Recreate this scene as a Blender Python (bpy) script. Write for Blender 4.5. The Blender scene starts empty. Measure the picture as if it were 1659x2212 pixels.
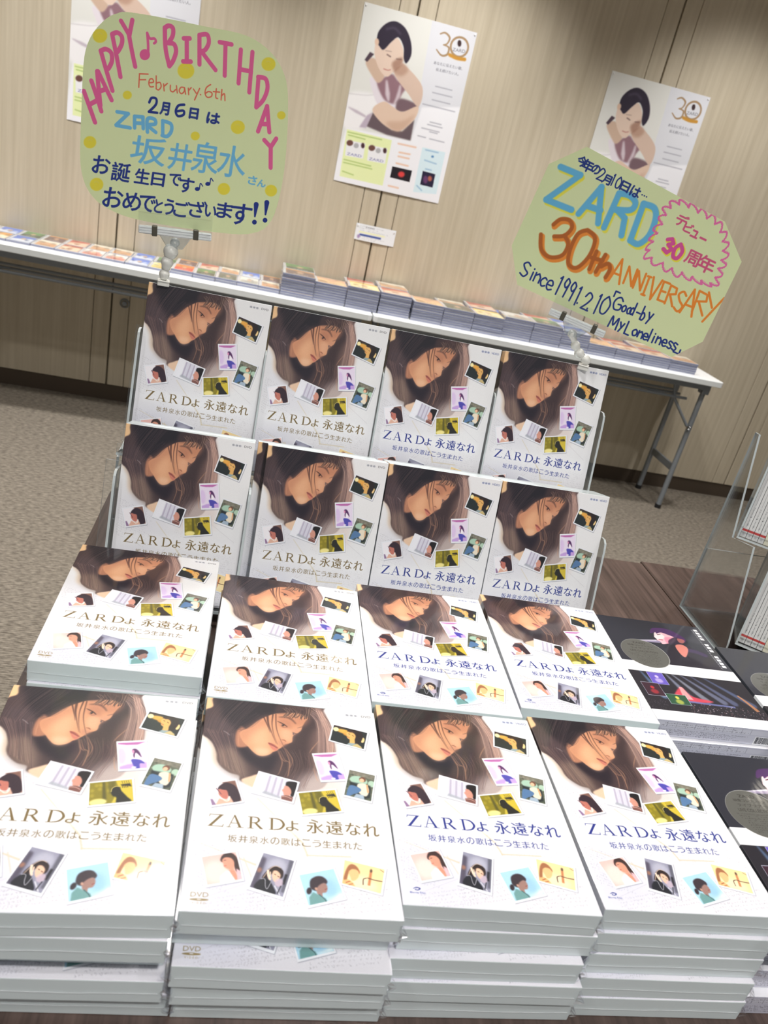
import bpy, bmesh, math, random
import numpy as np
from mathutils import Vector, Matrix

SC = bpy.context.scene
COL = SC.collection

# ------------------------------------------------------------------ camera
IW, IH, FPX = 1659.0, 2212.0, 1701.2
CAM = np.array([-0.0415, -0.3919, 0.5254])
PITCH, ROLL, YAW = -0.4260, 0.2354, -0.2088
_cp, _sp, _cy, _sy = math.cos(PITCH), math.sin(PITCH), math.cos(YAW), math.sin(YAW)
FW = np.array([-_sy * _cp, _cy * _cp, _sp])
_r0 = np.array([_cy, _sy, 0.0])
_u0 = np.cross(_r0, FW)
RT = math.cos(ROLL) * _r0 + math.sin(ROLL) * _u0
UP = -math.sin(ROLL) * _r0 + math.cos(ROLL) * _u0
cd = bpy.data.cameras.new('camera')
cam = bpy.data.objects.new('camera', cd)
COL.objects.link(cam)
cam.matrix_world = Matrix(((RT[0], UP[0], -FW[0], CAM[0]), (RT[1], UP[1], -FW[1], CAM[1]),
                           (RT[2], UP[2], -FW[2], CAM[2]), (0, 0, 0, 1)))
cd.sensor_fit = 'VERTICAL'
cd.sensor_height = 36.0
cd.lens = FPX / IH * 36.0
cd.clip_start = 0.02
cd.dof.use_dof = True
cd.dof.focus_distance = 0.85
cd.dof.aperture_fstop = 13.0
SC.camera = cam

# ------------------------------------------------------------------ world, lights, exposure
FLOOR, CEIL = -0.80, 1.90
SC.view_settings.view_transform = 'Standard'
SC.view_settings.look = 'None'
SC.view_settings.exposure = 0.15
SC.view_settings.gamma = 1.0
SC.view_settings.use_curve_mapping = False
w = bpy.data.worlds.new('hall_light')
SC.world = w
w.use_nodes = True
w.node_tree.nodes['Background'].inputs[0].default_value = (0.92, 0.97, 1.0, 1)
w.node_tree.nodes['Background'].inputs[1].default_value = 0.27


def downlight(x, y, power, angle=96, blend=0.75, radius=0.06, color=(1, 0.975, 0.94), tx=0, ty=0):
    ld = bpy.data.lights.new('downlight', 'SPOT')
    ld.energy = power
    ld.color = color
    ld.spot_size = math.radians(angle)
    ld.spot_blend = blend
    ld.shadow_soft_size = radius
    o = bpy.data.objects.new('downlight', ld)
    COL.objects.link(o)
    o.location = (x, y, CEIL - 0.04)
    o.rotation_euler = (tx, ty, 0)
    return o


LAMPS = [(-0.099, 1.30, 94, 96), (1.60, 1.30, 62, 96), (-1.80, 1.30, 44, 96),
         (0.25, -0.95, 90, 124), (-1.30, -0.60, 38, 120), (1.70, -0.60, 38, 120),  # first one added as frontal fill for box fronts and signs
         (-0.75, 2.66, 104, 100), (0.55, 2.66, 104, 100), (1.85, 2.66, 86, 100), (-2.05, 2.66, 96, 100),
         (0.15, 0.35, 40, 96), (1.70, 0.35, 30, 96), (-0.90, 2.02, 78, 104), (0.90, 2.02, 78, 104), (2.50, 2.02, 62, 104)]  # overhead lamp and the row before the white tables added as extra light
for lx, ly, lp, la in LAMPS:
    downlight(lx, ly, lp, la)

# ------------------------------------------------------------------ helpers: picture point -> place on a plane


def ray(u, v):
    return FW + RT * (u - IW / 2) / FPX - UP * (v - IH / 2) / FPX


def atz(u, v, z):
    d = ray(u, v)
    return CAM + d * (z - CAM[2]) / d[2]


def atplane(u, v, p, n):
    d = ray(u, v)
    return CAM + d * (np.dot(np.array(p) - CAM, n) / np.dot(d, n))


def project(X):
    d = np.array(X, float) - CAM
    z = d @ FW
    return (IW / 2 + FPX * (d @ RT) / z, IH / 2 - FPX * (d @ UP) / z)


def homography(src, dst):
    M = []
    for (a, b), (c, d) in zip(src, dst):
        M.append([a, b, 1, 0, 0, 0, -c * a, -c * b, -c])
        M.append([0, 0, 0, a, b, 1, -d * a, -d * b, -d])
    return np.linalg.svd(np.array(M, float))[2][-1].reshape(3, 3)


def happly(H, pts):
    p = np.asarray(pts, float).reshape(-1, 2)
    q = np.c_[p, np.ones(len(p))] @ H.T
    return q[:, :2] / q[:, 2:3]


# ------------------------------------------------------------------ a small painter for printed things
def boxblur(m, s):
    if s < 0.4:
        return m
    r = max(1, int(round(s * 0.95)))
    for _ in range(3):
        for ax in (0, 1):
            pad = [(0, 0), (0, 0)]
            pad[ax] = (r + 1, r)
            c = np.cumsum(np.pad(m, pad, mode='edge'), axis=ax)
            n = m.shape[ax]
            if ax == 0:
                m = (c[2 * r + 1:2 * r + 1 + n] - c[:n]) / (2 * r + 1)
            else:
                m = (c[:, 2 * r + 1:2 * r + 1 + n] - c[:, :n]) / (2 * r + 1)
    return m


def spline(pts, closed=False, k=6):
    p = np.asarray(pts, float)
    n = len(p)
    if n < 3:
        return p
    out = []
    for i in range(n if closed else n - 1):
        if closed:
            a, b, c, d = p[(i - 1) % n], p[i], p[(i + 1) % n], p[(i + 2) % n]
        else:
            a, b, c, d = p[max(i - 1, 0)], p[i], p[i + 1], p[min(i + 2, n - 1)]
        for t in np.arange(k) / k:
            out.append(0.5 * (2 * b + (c - a) * t + (2 * a - 5 * b + 4 * c - d) * t * t + (3 * b - a - 3 * c + d) * t ** 3))
    if not closed:
        out.append(p[-1])
    return np.array(out)


_glyphs = {}
_tc = bpy.data.curves.new('type_setter', 'FONT')
_to = bpy.data.objects.new('type_setter', _tc)
COL.objects.link(_to)
_tc.resolution_u = 3


def glyph_tris(s):
    if s not in _glyphs:
        _tc.body = s
        dg = bpy.context.evaluated_depsgraph_get()
        me = bpy.data.meshes.new_from_object(_to.evaluated_get(dg))
        me.calc_loop_triangles()
        v = np.array([x.co[:2] for x in me.vertices]).reshape(-1, 2)
        t = np.array([list(x.vertices) for x in me.loop_triangles]).reshape(-1, 3)
        tr = v[t].copy()
        tr[:, :, 1] *= -1
        lo, hi = tr.min((0, 1)), tr.max((0, 1))
        bpy.data.meshes.remove(me)
        _glyphs[s] = (tr, lo, hi)
    return _glyphs[s]


# stroke letters for the marker handwriting (unit box, y down)
SF = {
    'A': [[(0, 1), (.5, 0)], [(.5, 0), (1, 1)], [(.2, .65), (.82, .65)]],
    'D': [[(0, 0), (0, 1)], [(0, 0), (.6, .05), (1, .4), (.8, .85), (0, 1)]],
    'E': [[(1, 0), (0, 0), (0, 1), (1, 1)], [(0, .5), (.8, .5)]],
    'F': [[(1, 0), (0, 0), (0, 1)], [(0, .45), (.75, .45)]],
    'G': [[(.95, .2), (.6, 0), (.15, .2), (0, .6), (.3, 1), (.9, .9), (.95, .55), (.55, .55)]],
    'I': [[(.5, 0), (.5, 1)], [(.1, 0), (.9, 0)], [(.1, 1), (.9, 1)]],
    'L': [[(0, 0), (0, 1), (1, 1)]],
    'M': [[(0, 1), (.15, 0), (.5, .7), (.9, 0), (1, 1)]],
    'N': [[(0, 1), (0, 0), (1, 1), (1, 0)]],
    'R': [[(0, 0), (0, 1)], [(0, 0), (.8, .05), (.9, .35), (0, .5)], [(.3, .5), (1, 1)]],
    'S': [[(.95, .15), (.5, 0), (.05, .2), (.4, .48), (.95, .7), (.6, 1), (0, .88)]],
    'V': [[(0, 0), (.45, 1), (1, 0)]],
    'Y': [[(0, 0), (.5, .45)], [(1, 0), (.25, 1)]],
    'Z': [[(0, 0), (1, 0), (0, 1), (1, 1)]],
    'a': [[(.9, .1), (.3, .05), (0, .5), (.3, 1), (.8, .7), (.9, .1)], [(.9, .1), (1, 1)]],
    'b': [[(0, 0), (0, 1)], [(0, .6), (.5, .45), (1, .7), (.6, 1), (0, .95)]],
    'c': [[(1, .15), (.5, 0), (0, .5), (.4, 1), (1, .85)]],
    'd': [[(.95, 0), (.95, 1)], [(.95, .6), (.5, .45), (0, .75), (.4, 1), (.95, .85)]],
    'e': [[(0, .5), (.95, .45), (.7, 0), (.15, .1), (0, .6), (.4, 1), (1, .85)]],
    'h': [[(0, 0), (0, 1)], [(0, .65), (.6, .45), (1, .65), (1, 1)]],
    'i': [[(.5, .3), (.5, 1)], [(.5, .0), (.5, .03)]],
    'l': [[(.5, 0), (.5, 1)]],
    'n': [[(0, 0), (0, 1)], [(0, .35), (.6, 0), (1, .35), (1, 1)]],
    'o': [[(.5, 0), (0, .4), (.3, 1), (.9, .8), (.9, .2), (.5, 0)]],
    'r': [[(0, 0), (0, 1)], [(0, .4), (.4, .05), (1, .05)]],
    's': [[(.95, .1), (.3, 0), (.1, .3), (.9, .65), (.6, 1), (0, .9)]],
    't': [[(.45, 0), (.45, .85), (.9, 1)], [(0, .3), (1, .3)]],
    'u': [[(0, 0), (0, .8), (.5, 1), (.95, .7)], [(.95, 0), (1, 1)]],
    'y': [[(0, 0), (.5, .5)], [(1, 0), (.2, 1)]],
    '0': [[(.5, 0), (.05, .4), (.2, .95), (.75, .95), (1, .4), (.5, 0)]],
    '1': [[(.3, .12), (.55, 0), (.5, 1)]],
    '2': [[(.05, .3), (.4, 0), (.9, .2), (.6, .6), (0, 1)], [(0, 1), (1, 1)]],
    '3': [[(.1, .15), (.6, 0), (.95, .25), (.4, .45)], [(.4, .45), (1, .65), (.6, 1), (.05, .85)]],
    '6': [[(.8, 0), (.2, .4), (.05, .8), (.5, 1), (.95, .8), (.6, .55), (.1, .7)]],
    '9': [[(.9, .3), (.5, .5), (.1, .3), (.4, 0), (.9, .15)], [(.9, .15), (.7, 1)]],
    '.': [[(.5, .97), (.5, 1)]], '-': [[(0, .5), (1, .5)]],
    '[': [[(0, 1), (0, 0), (1, 0)]], ']': [[(0, 1), (1, 1), (1, 0)]],
}


def C255(c):
    return np.array(c, float) / 255.0


class Canvas:
    def __init__(self, w, h, col):
        self.w, self.h = w, h
        self.a = np.ones((h, w, 3)) * C255(col)
        self.H = np.eye(3)
        self.soft = 1.0

    def mp(self, pts):
        return happly(self.H, pts)

    def use(self, corners, region, zw):
        """coordinates from now on are those of a zoomed region of the photograph; corners = the print's TL,TR,BR,BL in it"""
        s = (region[2] - region[0]) / zw
        Hq = homography(corners, [(0, 0), (self.w, 0), (self.w, self.h), (0, self.h)])
        self.H = Hq @ np.array([[s, 0, region[0]], [0, s, region[1]], [0, 0, 1]])

    def local(self, quad, frame=None):
        """coordinates 0..1 inside a quad given in present coordinates"""
        q = self.mp(quad)
        self.H = homography([(0, 0), (1, 0), (1, 1), (0, 1)], q)

    def blend(self, x0, y0, m, col, alpha):
        h, w = m.shape
        X0, Y0, X1, Y1 = max(x0, 0), max(y0, 0), min(x0 + w, self.w), min(y0 + h, self.h)
        if X1 <= X0 or Y1 <= Y0:
            return
        mm = (m[Y0 - y0:Y1 - y0, X0 - x0:X1 - x0] * alpha)[:, :, None]
        s = self.a[Y0:Y1, X0:X1]
        s += (C255(col) - s) * mm

    def _fill(self, rings, blur):
        allp = np.concatenate(rings)
        pad = int(blur * 3 + 3)
        x0, y0 = np.floor(allp.min(0)).astype(int) - pad
        x1, y1 = np.ceil(allp.max(0)).astype(int) + pad
        x0, y0 = max(x0, -60), max(y0, -60)
        x1, y1 = min(x1, self.w + 60), min(y1, self.h + 60)
        if x1 - x0 < 2 or y1 - y0 < 2:
            return None
        S = 2
        Wd, Hd = (x1 - x0) * S, (y1 - y0) * S
        par = np.zeros((Hd, Wd + 1), np.int32)
        for r in rings:
            p = (r - (x0, y0)) * S
            q = np.roll(p, -1, 0)
            for (ax, ay), (bx, by) in zip(p, q):
                if ay > by:
                    ax, ay, bx, by = bx, by, ax, ay
                i0, i1 = max(int(math.ceil(ay - .5)), 0), min(int(math.ceil(by - .5)), Hd)
                if i1 <= i0:
                    continue
                ys = np.arange(i0, i1)
                xs = ax + (ys + .5 - ay) * (bx - ax) / (by - ay)
                xi = np.clip(np.ceil(xs - .5).astype(int), 0, Wd)
                np.add.at(par, (ys, xi), 1)
        m = (np.cumsum(par, 1)[:, :Wd] & 1).astype(float)
        m = m.reshape(Hd // S, S, Wd // S, S).mean((1, 3))
        return x0, y0, boxblur(m, blur)

    def poly(self, pts, col, alpha=1.0, blur=0.0, sm=False):
        blur *= self.soft
        p = self.mp(spline(pts, True) if sm else pts)
        r = self._fill([p], blur)
        if r:
            self.blend(r[0], r[1], r[2], col, alpha)

    def ell(self, cx, cy, rx, ry, col, alpha=1.0, blur=0.0, rot=0.0):
        t = np.linspace(0, 2 * np.pi, 49)[:-1]
        c, s = math.cos(rot), math.sin(rot)
        x, y = rx * np.cos(t), ry * np.sin(t)
        self.poly(np.c_[cx + x * c - y * s, cy + x * s + y * c], col, alpha, blur)

    def scale(self, pts):
        a = np.mean(np.asarray(pts, float), 0)
        p = self.mp([a, a + (1, 0), a + (0, 1)])
        return 0.5 * (np.hypot(*(p[1] - p[0])) + np.hypot(*(p[2] - p[0])))

    def stroke(self, pts, width, col, alpha=1.0, blur=0.0, sm=True, px=False):
        k = 1.0 if px else self.scale(pts)
        blur *= self.soft
        p = self.mp(spline(pts, k=5) if (sm and len(pts) > 2) else pts)
        n = len(p)
        wd = np.asarray(width, float) * np.ones(1)
        wd = np.interp(np.linspace(0, 1, n), np.linspace(0, 1, len(wd)), wd) * k / 2 if len(wd) > 1 else np.ones(n) * wd[0] * k / 2
        pad = int(wd.max() + blur * 3 + 3)
        x0, y0 = np.floor(p.min(0)).astype(int) - pad
        x1, y1 = np.ceil(p.max(0)).astype(int) + pad
        x0, y0, x1, y1 = max(x0, -20), max(y0, -20), min(x1, self.w + 20), min(y1, self.h + 20)
        if x1 - x0 < 2 or y1 - y0 < 2:
            return
        m = np.zeros((y1 - y0, x1 - x0))
        for i in range(n - 1):
            a, b, r = p[i], p[i + 1], max(wd[i], wd[i + 1])
            sx0, sx1 = int(min(a[0], b[0]) - r - 2), int(max(a[0], b[0]) + r + 3)
            sy0, sy1 = int(min(a[1], b[1]) - r - 2), int(max(a[1], b[1]) + r + 3)
            sx0, sx1, sy0, sy1 = max(sx0, x0), min(sx1, x1), max(sy0, y0), min(sy1, y1)
            if sx1 <= sx0 or sy1 <= sy0:
                continue
            Y, X = np.mgrid[sy0:sy1, sx0:sx1] + .5
            d = b - a
            t = np.clip(((X - a[0]) * d[0] + (Y - a[1]) * d[1]) / (d @ d + 1e-9), 0, 1)
            dist = np.hypot(X - a[0] - t * d[0], Y - a[1] - t * d[1])
            rr = wd[i] + (wd[i + 1] - wd[i]) * t
            mm = np.clip(rr - dist + .5, 0, 1) * np.minimum(1, rr * 2 + .3)
            s = m[sy0 - y0:sy1 - y0, sx0 - x0:sx1 - x0]
            np.maximum(s, mm, out=s)
        self.blend(x0, y0, boxblur(m, blur), col, alpha)

    def text(self, s, cx, cy, w, h, col, rot=0.0, alpha=1.0, blur=0.0, thin=0, bold=0):
        """type centred on a point; w x h box in present coordinates; thin erodes horizontal strokes (gives a serif-like face)"""
        tr, lo, hi = glyph_tris(s)
        mid = (lo + hi) / 2
        q = (tr - mid) / np.maximum(hi - lo, 1e-6)
        if w is None:
            w = h * (hi[0] - lo[0]) / (hi[1] - lo[1])
        q = q * (w, h)
        c, sn = math.cos(rot), math.sin(rot)
        q = np.stack([cx + q[..., 0] * c - q[..., 1] * sn, cy + q[..., 0] * sn + q[..., 1] * c], -1)
        rings = [r for r in self.mp(q.reshape(-1, 2)).reshape(-1, 3, 2)]
        r = self._fill(rings, 0)
        if not r:
            return
        m = r[2]
        for k in range(bold):
            g = m.copy()
            for dx, dy in ((1, 0), (-1, 0), (0, 1), (0, -1)):
                g = np.maximum(g, np.roll(np.roll(m, dx, 1), dy, 0) * .9)
            m = g
        if thin:
            e = m.copy()
            for k in range(1, thin + 1):
                e = np.minimum(e, np.roll(m, k, 0))
            m = np.maximum(e, np.minimum(m, 0.0))
            m = np.maximum(m, r[2] * 0.6)
        self.blend(r[0], r[1], boxblur(m, blur), col, alpha)

    def hand(self, ch, cx, cy, w, h, width, col, rot=0.0, alpha=1.0):
        c, s = math.cos(rot), math.sin(rot)
        for st in SF[ch]:
            p = (np.array(st) - .5) * (w, h)
            p = np.c_[cx + p[:, 0] * c - p[:, 1] * s, cy + p[:, 0] * s + p[:, 1] * c]
            self.stroke(p, width, col, alpha, sm=len(st) > 4)

    def image(self, name):
        im = bpy.data.images.new(name, self.w, self.h)
        px = np.ones((self.h, self.w, 4), np.float32)
        px[:, :, :3] = np.clip(self.a[::-1], 0, 1)
        im.pixels.foreach_set(px.ravel())
        im.update()
        return im


RNG = np.random.default_rng(5)


def grain(c, amt, sc=1):
    n = RNG.normal(0, amt, (c.h // sc + 1, c.w // sc + 1))
    n = np.kron(n, np.ones((sc, sc)))[:c.h, :c.w]
    c.a += n[:, :, None]


def scribble(c, x0, y0, x1, y1, rows, rot, col, alpha, size):
    """faint pencil handwriting"""
    for r in range(rows):
        t = (r + .5) / rows
        y = y0 + (y1 - y0) * t
        x = x0 + RNG.uniform(0, .05) * (x1 - x0)
        end = x1 - RNG.uniform(0, .2) * (x1 - x0)
        while x < end:
            p = []
            for k in range(4):
                p.append((x + RNG.uniform(0, size), y + RNG.uniform(-size * .5, size * .5) + (x - x0) * math.tan(rot)))
            if RNG.random() < .85:
                c.stroke(p, 1.1, col, alpha * RNG.uniform(.4, 1), sm=True, px=True)
            x += size * RNG.uniform(.9, 1.5)


# ---------------------------------------------------------------- print: drama box cover
A2C = [(448, 1506), (808, 1541), (875, 1995), (385, 1969)]
Z1R = ((380, 1450, 900, 2050), 1659)
S1R = ((430, 1490, 760, 1730), 1659)


def photo_frame(c, quad, inset=.045):
    c.use(A2C, *Z1R)
    q = np.array(quad, float)
    c.poly(q + (3, 4), (120, 122, 140), .75, 1.0)
    c.poly(q, (238, 240, 247))
    c.local(quad)
    c.poly([(inset, inset * 1.2), (1 - inset, inset * 1.2), (1 - inset, 1 - inset * 1.4), (inset, 1 - inset * 1.4)], (200, 200, 210))
    # coordinates inside the picture
    i = inset
    c.local([(i, i * 1.2), (1 - i, i * 1.2), (1 - i, 1 - i * 1.4), (i, 1 - i * 1.4)])


def clip_outside(c, before, quadcoords=((0, 0), (1, 0), (1, 1), (0, 1))):
    p = c.mp(quadcoords)
    r = c._fill([p], 0)
    x0, y0, m = r
    full = np.zeros((c.h, c.w))
    X0, Y0, X1, Y1 = max(x0, 0), max(y0, 0), min(x0 + m.shape[1], c.w), min(y0 + m.shape[0], c.h)
    full[Y0:Y1, X0:X1] = m[Y0 - y0:Y1 - y0, X0 - x0:X1 - x0]
    c.a = before + (c.a - before) * full[:, :, None]


SQ = [(0, 0), (1, 0), (1, 1), (0, 1)]


def mini(c, quad, painter):
    photo_frame(c, quad)
    before = c.a.copy()
    c.soft = .6
    painter(c)
    c.soft = 1.0
    clip_outside(c, before)


def m_bokeh(c):
    c.poly(SQ, (34, 42, 44))
    c.poly([(0, 0), (.5, 0), (.2, .12), (0, .1)], (60, 45, 45), 1, 2)
    c.ell(.33, .26, .22, .13, (235, 175, 80), 1, 4)
    c.ell(.45, .36, .13, .13, (240, 165, 70), .9, 4)
    c.ell(.09, .24, .085, .13, (255, 240, 180), 1, 2)
    c.ell(.92, .5, .05, .16, (250, 215, 150), 1, 2)
    c.poly([(.44, .1), (.55, 0), (.8, .02), (.9, .25), (.88, .6), (.78, .85), (.66, .62), (.52, .3), (.46, .3)], (38, 28, 30), 1, 1.5, True)
    c.poly([(.46, .2), (.6, .18), (.7, .35), (.7, .6), (.72, .82), (.58, .88), (.56, .68), (.48, .6), (.44, .45), (.42, .32)], (232, 180, 105), 1, 1.5, True)
    c.poly([(.46, .14), (.6, .1), (.72, .3), (.6, .2), (.5, .22)], (60, 40, 34), 1, 1, True)
    c.stroke([(.49, .33), (.53, .34)], .02, (90, 55, 40))
    c.stroke([(.6, .36), (.65, .4)], .02, (90, 55, 40))
    c.stroke([(.47, .52), (.54, .56)], .025, (190, 100, 70))
    c.poly([(.5, 1), (.56, .86), (.76, .8), (.78, 1)], (150, 168, 172), 1, 1.5)
    c.poly([(.66, 1), (.78, .78), (.92, .9), (.96, 1)], (205, 185, 130), 1, 1.5)


def m_purple(c):
    c.poly(SQ, (236, 224, 244))
    c.poly([(0, 0), (1, 0), (.7, .1), (.3, .09), (0, .04)], (190, 110, 175), 1, 2)
    c.ell(.1, .5, .16, .3, (222, 196, 238), .8, 6)
    c.poly([(0, .9), (.3, .82), (1, .78), (1, 1), (0, 1)], (200, 165, 226), 1, 4)
    c.ell(.62, .52, .12, .16, (250, 244, 252), 1, 2)
    c.poly([(.5, .28), (.62, .25), (.74, .36), (.82, .58), (.75, .52), (.66, .42), (.6, .42), (.56, .6), (.52, .5), (.54, .4)], (84, 44, 96), 1, .8, True)
    c.ell(.53, .35, .045, .06, (228, 150, 190), 1, 1)
    c.poly([(.44, .66), (.6, .64), (.8, .7), (.92, .82), (.74, .82), (.72, 1), (.56, .98), (.5, .86)], (78, 74, 176), 1, 1, True)
    c.ell(.52, .95, .09, .035, (245, 240, 250), 1, 1)


def m_garden(c):
    c.poly(SQ, (92, 100, 84))
    for k in range(60):
        c.ell(RNG.random(), RNG.random(), .05, .03, [(60, 70, 56), (132, 128, 112), (40, 52, 48), (150, 150, 130)][k % 4], .7, 1)
    c.poly([(0, 0), (1, 0), (1, .2), (0, .15)], (150, 140, 128), .6, 3)
    c.ell(.42, .34, .34, .17, (172, 205, 184), 1, 1.5)
    c.ell(.92, .36, .14, .12, (180, 208, 186), 1, 1.5)
    c.poly([(.1, .46), (.9, .44), (.95, .9), (.7, 1), (.2, .9)], (34, 42, 46), .9, 4)
    c.poly([(.42, .48), (.7, .42), (.86, .6), (.82, .85), (.6, .85), (.45, .7)], (240, 228, 206), 1, 1.5, True)
    c.poly([(.12, .62), (.35, .58), (.58, .66), (.5, .8), (.3, .92), (.2, 1), (.08, .98)], (88, 124, 168), 1, 2, True)
    c.poly([(.42, .86), (.7, .84), (.76, 1), (.36, 1)], (168, 186, 204), 1, 2)
    c.ell(.56, .27, .13, .1, (112, 74, 60), 1, 1)
    c.ell(.54, .31, .09, .075, (238, 194, 158), 1, 1)
    c.stroke([(.76, .45), (.84, .7)], .06, (224, 172, 128))


def m_window(c):
    c.poly(SQ, (244, 240, 246))
    c.poly([(.55, 0), (1, 0), (1, 1), (.72, 1)], (130, 92, 82), 1, 3)
    c.poly([(.7, .05), (.95, .3), (1, .8), (.9, 1), (.68, 1), (.62, .7), (.56, .42), (.42, .36), (.34, .3), (.45, .14)], (52, 36, 48), 1, 1.5, True)
    c.poly([(.38, .3), (.5, .36), (.62, .42), (.62, .62), (.56, .8), (.44, .78), (.36, .66), (.32, .52)], (196, 118, 104), 1, 1.5, True)
    c.stroke([(.3, .26), (.36, .42), (.4, .55)], .03, (110, 66, 82))
    c.poly([(.15, .95), (.3, .72), (.42, .82), (.6, .85), (.66, .7), (.72, 1), (.12, 1)], (226, 178, 158), 1, 2)
    c.stroke([(.42, .8), (.5, .9), (.6, .86), (.64, .72)], .05, (244, 226, 214))
    c.poly([(0, .7), (.08, .72), (.14, 1), (0, 1)], (120, 84, 130), .8, 2)


def m_curtain(c):
    c.poly(SQ, (240, 240, 248))
    for k, x in enumerate((.28, .36, .44, .52, .6, .7)):
        c.poly([(x - .03, 0), (x + .03, 0), (x + .05, .95), (x - .02, .9)], [(168, 158, 184), (206, 204, 222)][k % 2], .8, 3)
    c.poly([(.25, .8), (.7, .9), (.7, 1), (.2, .95)], (172, 176, 188), .9, 3)
    c.poly([(.72, .12), (.85, .02), (1, .05), (1, .7), (.92, .72), (.86, .5), (.8, .34), (.74, .36)], (24, 20, 26), 1, 1, True)
    c.poly([(.7, .34), (.78, .3), (.88, .42), (.92, .6), (.88, .76), (.76, .78), (.72, .66), (.67, .56), (.7, .46)], (214, 152, 134), 1, 1.2, True)
    c.poly([(.7, .84), (.8, .76), (.95, .74), (1, .8), (1, 1), (.72, 1)], (126, 84, 78), 1, 1.5)
    c.stroke([(.72, .86), (.84, .82), (.96, .86)], .03, (196, 150, 140))


def m_yellow(c):
    c.poly(SQ, (140, 128, 34))
    for k in range(8):
        c.ell(RNG.uniform(.05, .5), RNG.uniform(.05, .6), .05, .08, (196, 176, 60), .5, 4)
    c.poly([(.3, 0), (.36, 0), (.4, 1), (.3, 1)], (84, 80, 34), .9, 3)
    c.poly([(.42, 0), (.6, 0), (.6, .5), (.46, .6)], (100, 94, 36), .8, 3)
    c.poly([(.62, 0), (1, 0), (1, 1), (.8, 1), (.7, .5)], (214, 190, 62), 1, 1)
    for k in range(4):
        c.stroke([(.76 + k * .05, .04), (.78 + k * .05, .16)], .016, (120, 104, 36))
        c.stroke([(.76 + k * .04, .26), (.77 + k * .04, .36)], .02, (70, 60, 30))
    c.poly([(.72, .2), (.95, .18), (.98, .34), (.9, .3), (.76, .26)], (46, 42, 34), 1, 1)
    c.ell(.2, .9, .2, .14, (246, 232, 150), 1, 4)
    c.poly([(.52, .36), (.6, .28), (.7, .3), (.74, .5), (.86, .78), (.94, 1), (.58, 1), (.62, .76), (.54, .7), (.5, .55)], (36, 36, 32), 1, 1.2, True)
    c.stroke([(.5, .5), (.53, .34), (.62, .27), (.7, .3)], .018, (222, 204, 120))
    c.poly([(.5, 1), (.58, .74), (.62, .8), (.6, 1)], (210, 190, 70), 1, 1.5)


def m_pink(c):
    c.poly(SQ, (244, 196, 190))
    c.ell(.3, .6, .35, .4, (250, 224, 216), .9, 14)
    c.poly([(.5, .2), (.62, .02), (.85, 0), (1, .25), (1, .8), (.88, .7), (.84, .4), (.74, .22), (.56, .3)], (62, 44, 44), 1, 1.5, True)
    c.poly([(.55, .22), (.66, .14), (.82, .2), (.88, .36), (.84, .56), (.8, .72), (.7, .6), (.64, .56), (.57, .48), (.56, .36)], (226, 158, 134), 1, 1.3, True)
    c.stroke([(.6, .24), (.66, .24)], .02, (90, 60, 56))
    c.stroke([(.57, .44), (.63, .44)], .022, (196, 96, 84))
    c.poly([(.66, .6), (.84, .66), (.92, .98), (.78, 1)], (216, 150, 126), 1, 1.5)
    c.poly([(.36, 1), (.4, .78), (.6, .62), (.68, .64), (.8, 1)], (246, 240, 242), 1, 1.5)
    c.poly([(.86, 1), (.9, .6), (1, .7), (1, 1)], (232, 190, 200), 1, 1.5)


def m_studio(c):
    c.poly(SQ, (150, 150, 172))
    c.ell(.55, .3, .3, .25, (186, 186, 204), .9, 10)
    c.poly([(0, .1), (.16, .14), (.2, 1), (0, 1)], (76, 70, 88), .9, 5)
    c.ell(.08, .5, .07, .07, (164, 116, 98), .9, 3)
    c.poly([(.86, .0), (1, 0), (1, .9), (.9, .9)], (84, 84, 98), .8, 3)
    c.poly([(.86, .42), (.94, .42), (.94, .7), (.86, .7)], (36, 36, 46), 1, 1)
    c.poly([(.24, .66), (.34, .42), (.46, .3), (.62, .28), (.78, .36), (.82, .52), (.72, .6), (.5, .5), (.36, .75)], (44, 32, 34), 1, 1.2, True)
    c.stroke([(.26, .72), (.36, .42), (.5, .28), (.66, .29)], .015, (222, 196, 176))
    c.poly([(.5, .42), (.62, .4), (.74, .48), (.74, .6), (.66, .7), (.56, .64), (.5, .54)], (240, 196, 168), 1, 1, True)
    c.stroke([(.56, .5), (.6, .51)], .02, (70, 46, 46))
    c.stroke([(.67, .53), (.71, .54)], .02, (70, 46, 46))
    c.poly([(.14, 1), (.2, .74), (.4, .66), (.62, .8), (.76, 1)], (30, 32, 42), 1, 1.2, True)
    c.stroke([(.34, .46), (.4, .58), (.48, .66)], .06, (246, 218, 196))
    c.stroke([(.42, .48), (.46, .6)], .03, (246, 218, 196))
    c.stroke([(.22, .72), (.34, .7), (.42, .86), (.5, .92), (.54, .74)], .012, (214, 212, 222))
    c.ell(.76, .68, .12, .11, (206, 184, 200), .75, 1.5)
    c.stroke([(.68, .8), (.9, .98)], .03, (210, 210, 220))
    c.stroke([(.85, .76), (.82, .96)], .03, (60, 60, 70))


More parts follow.
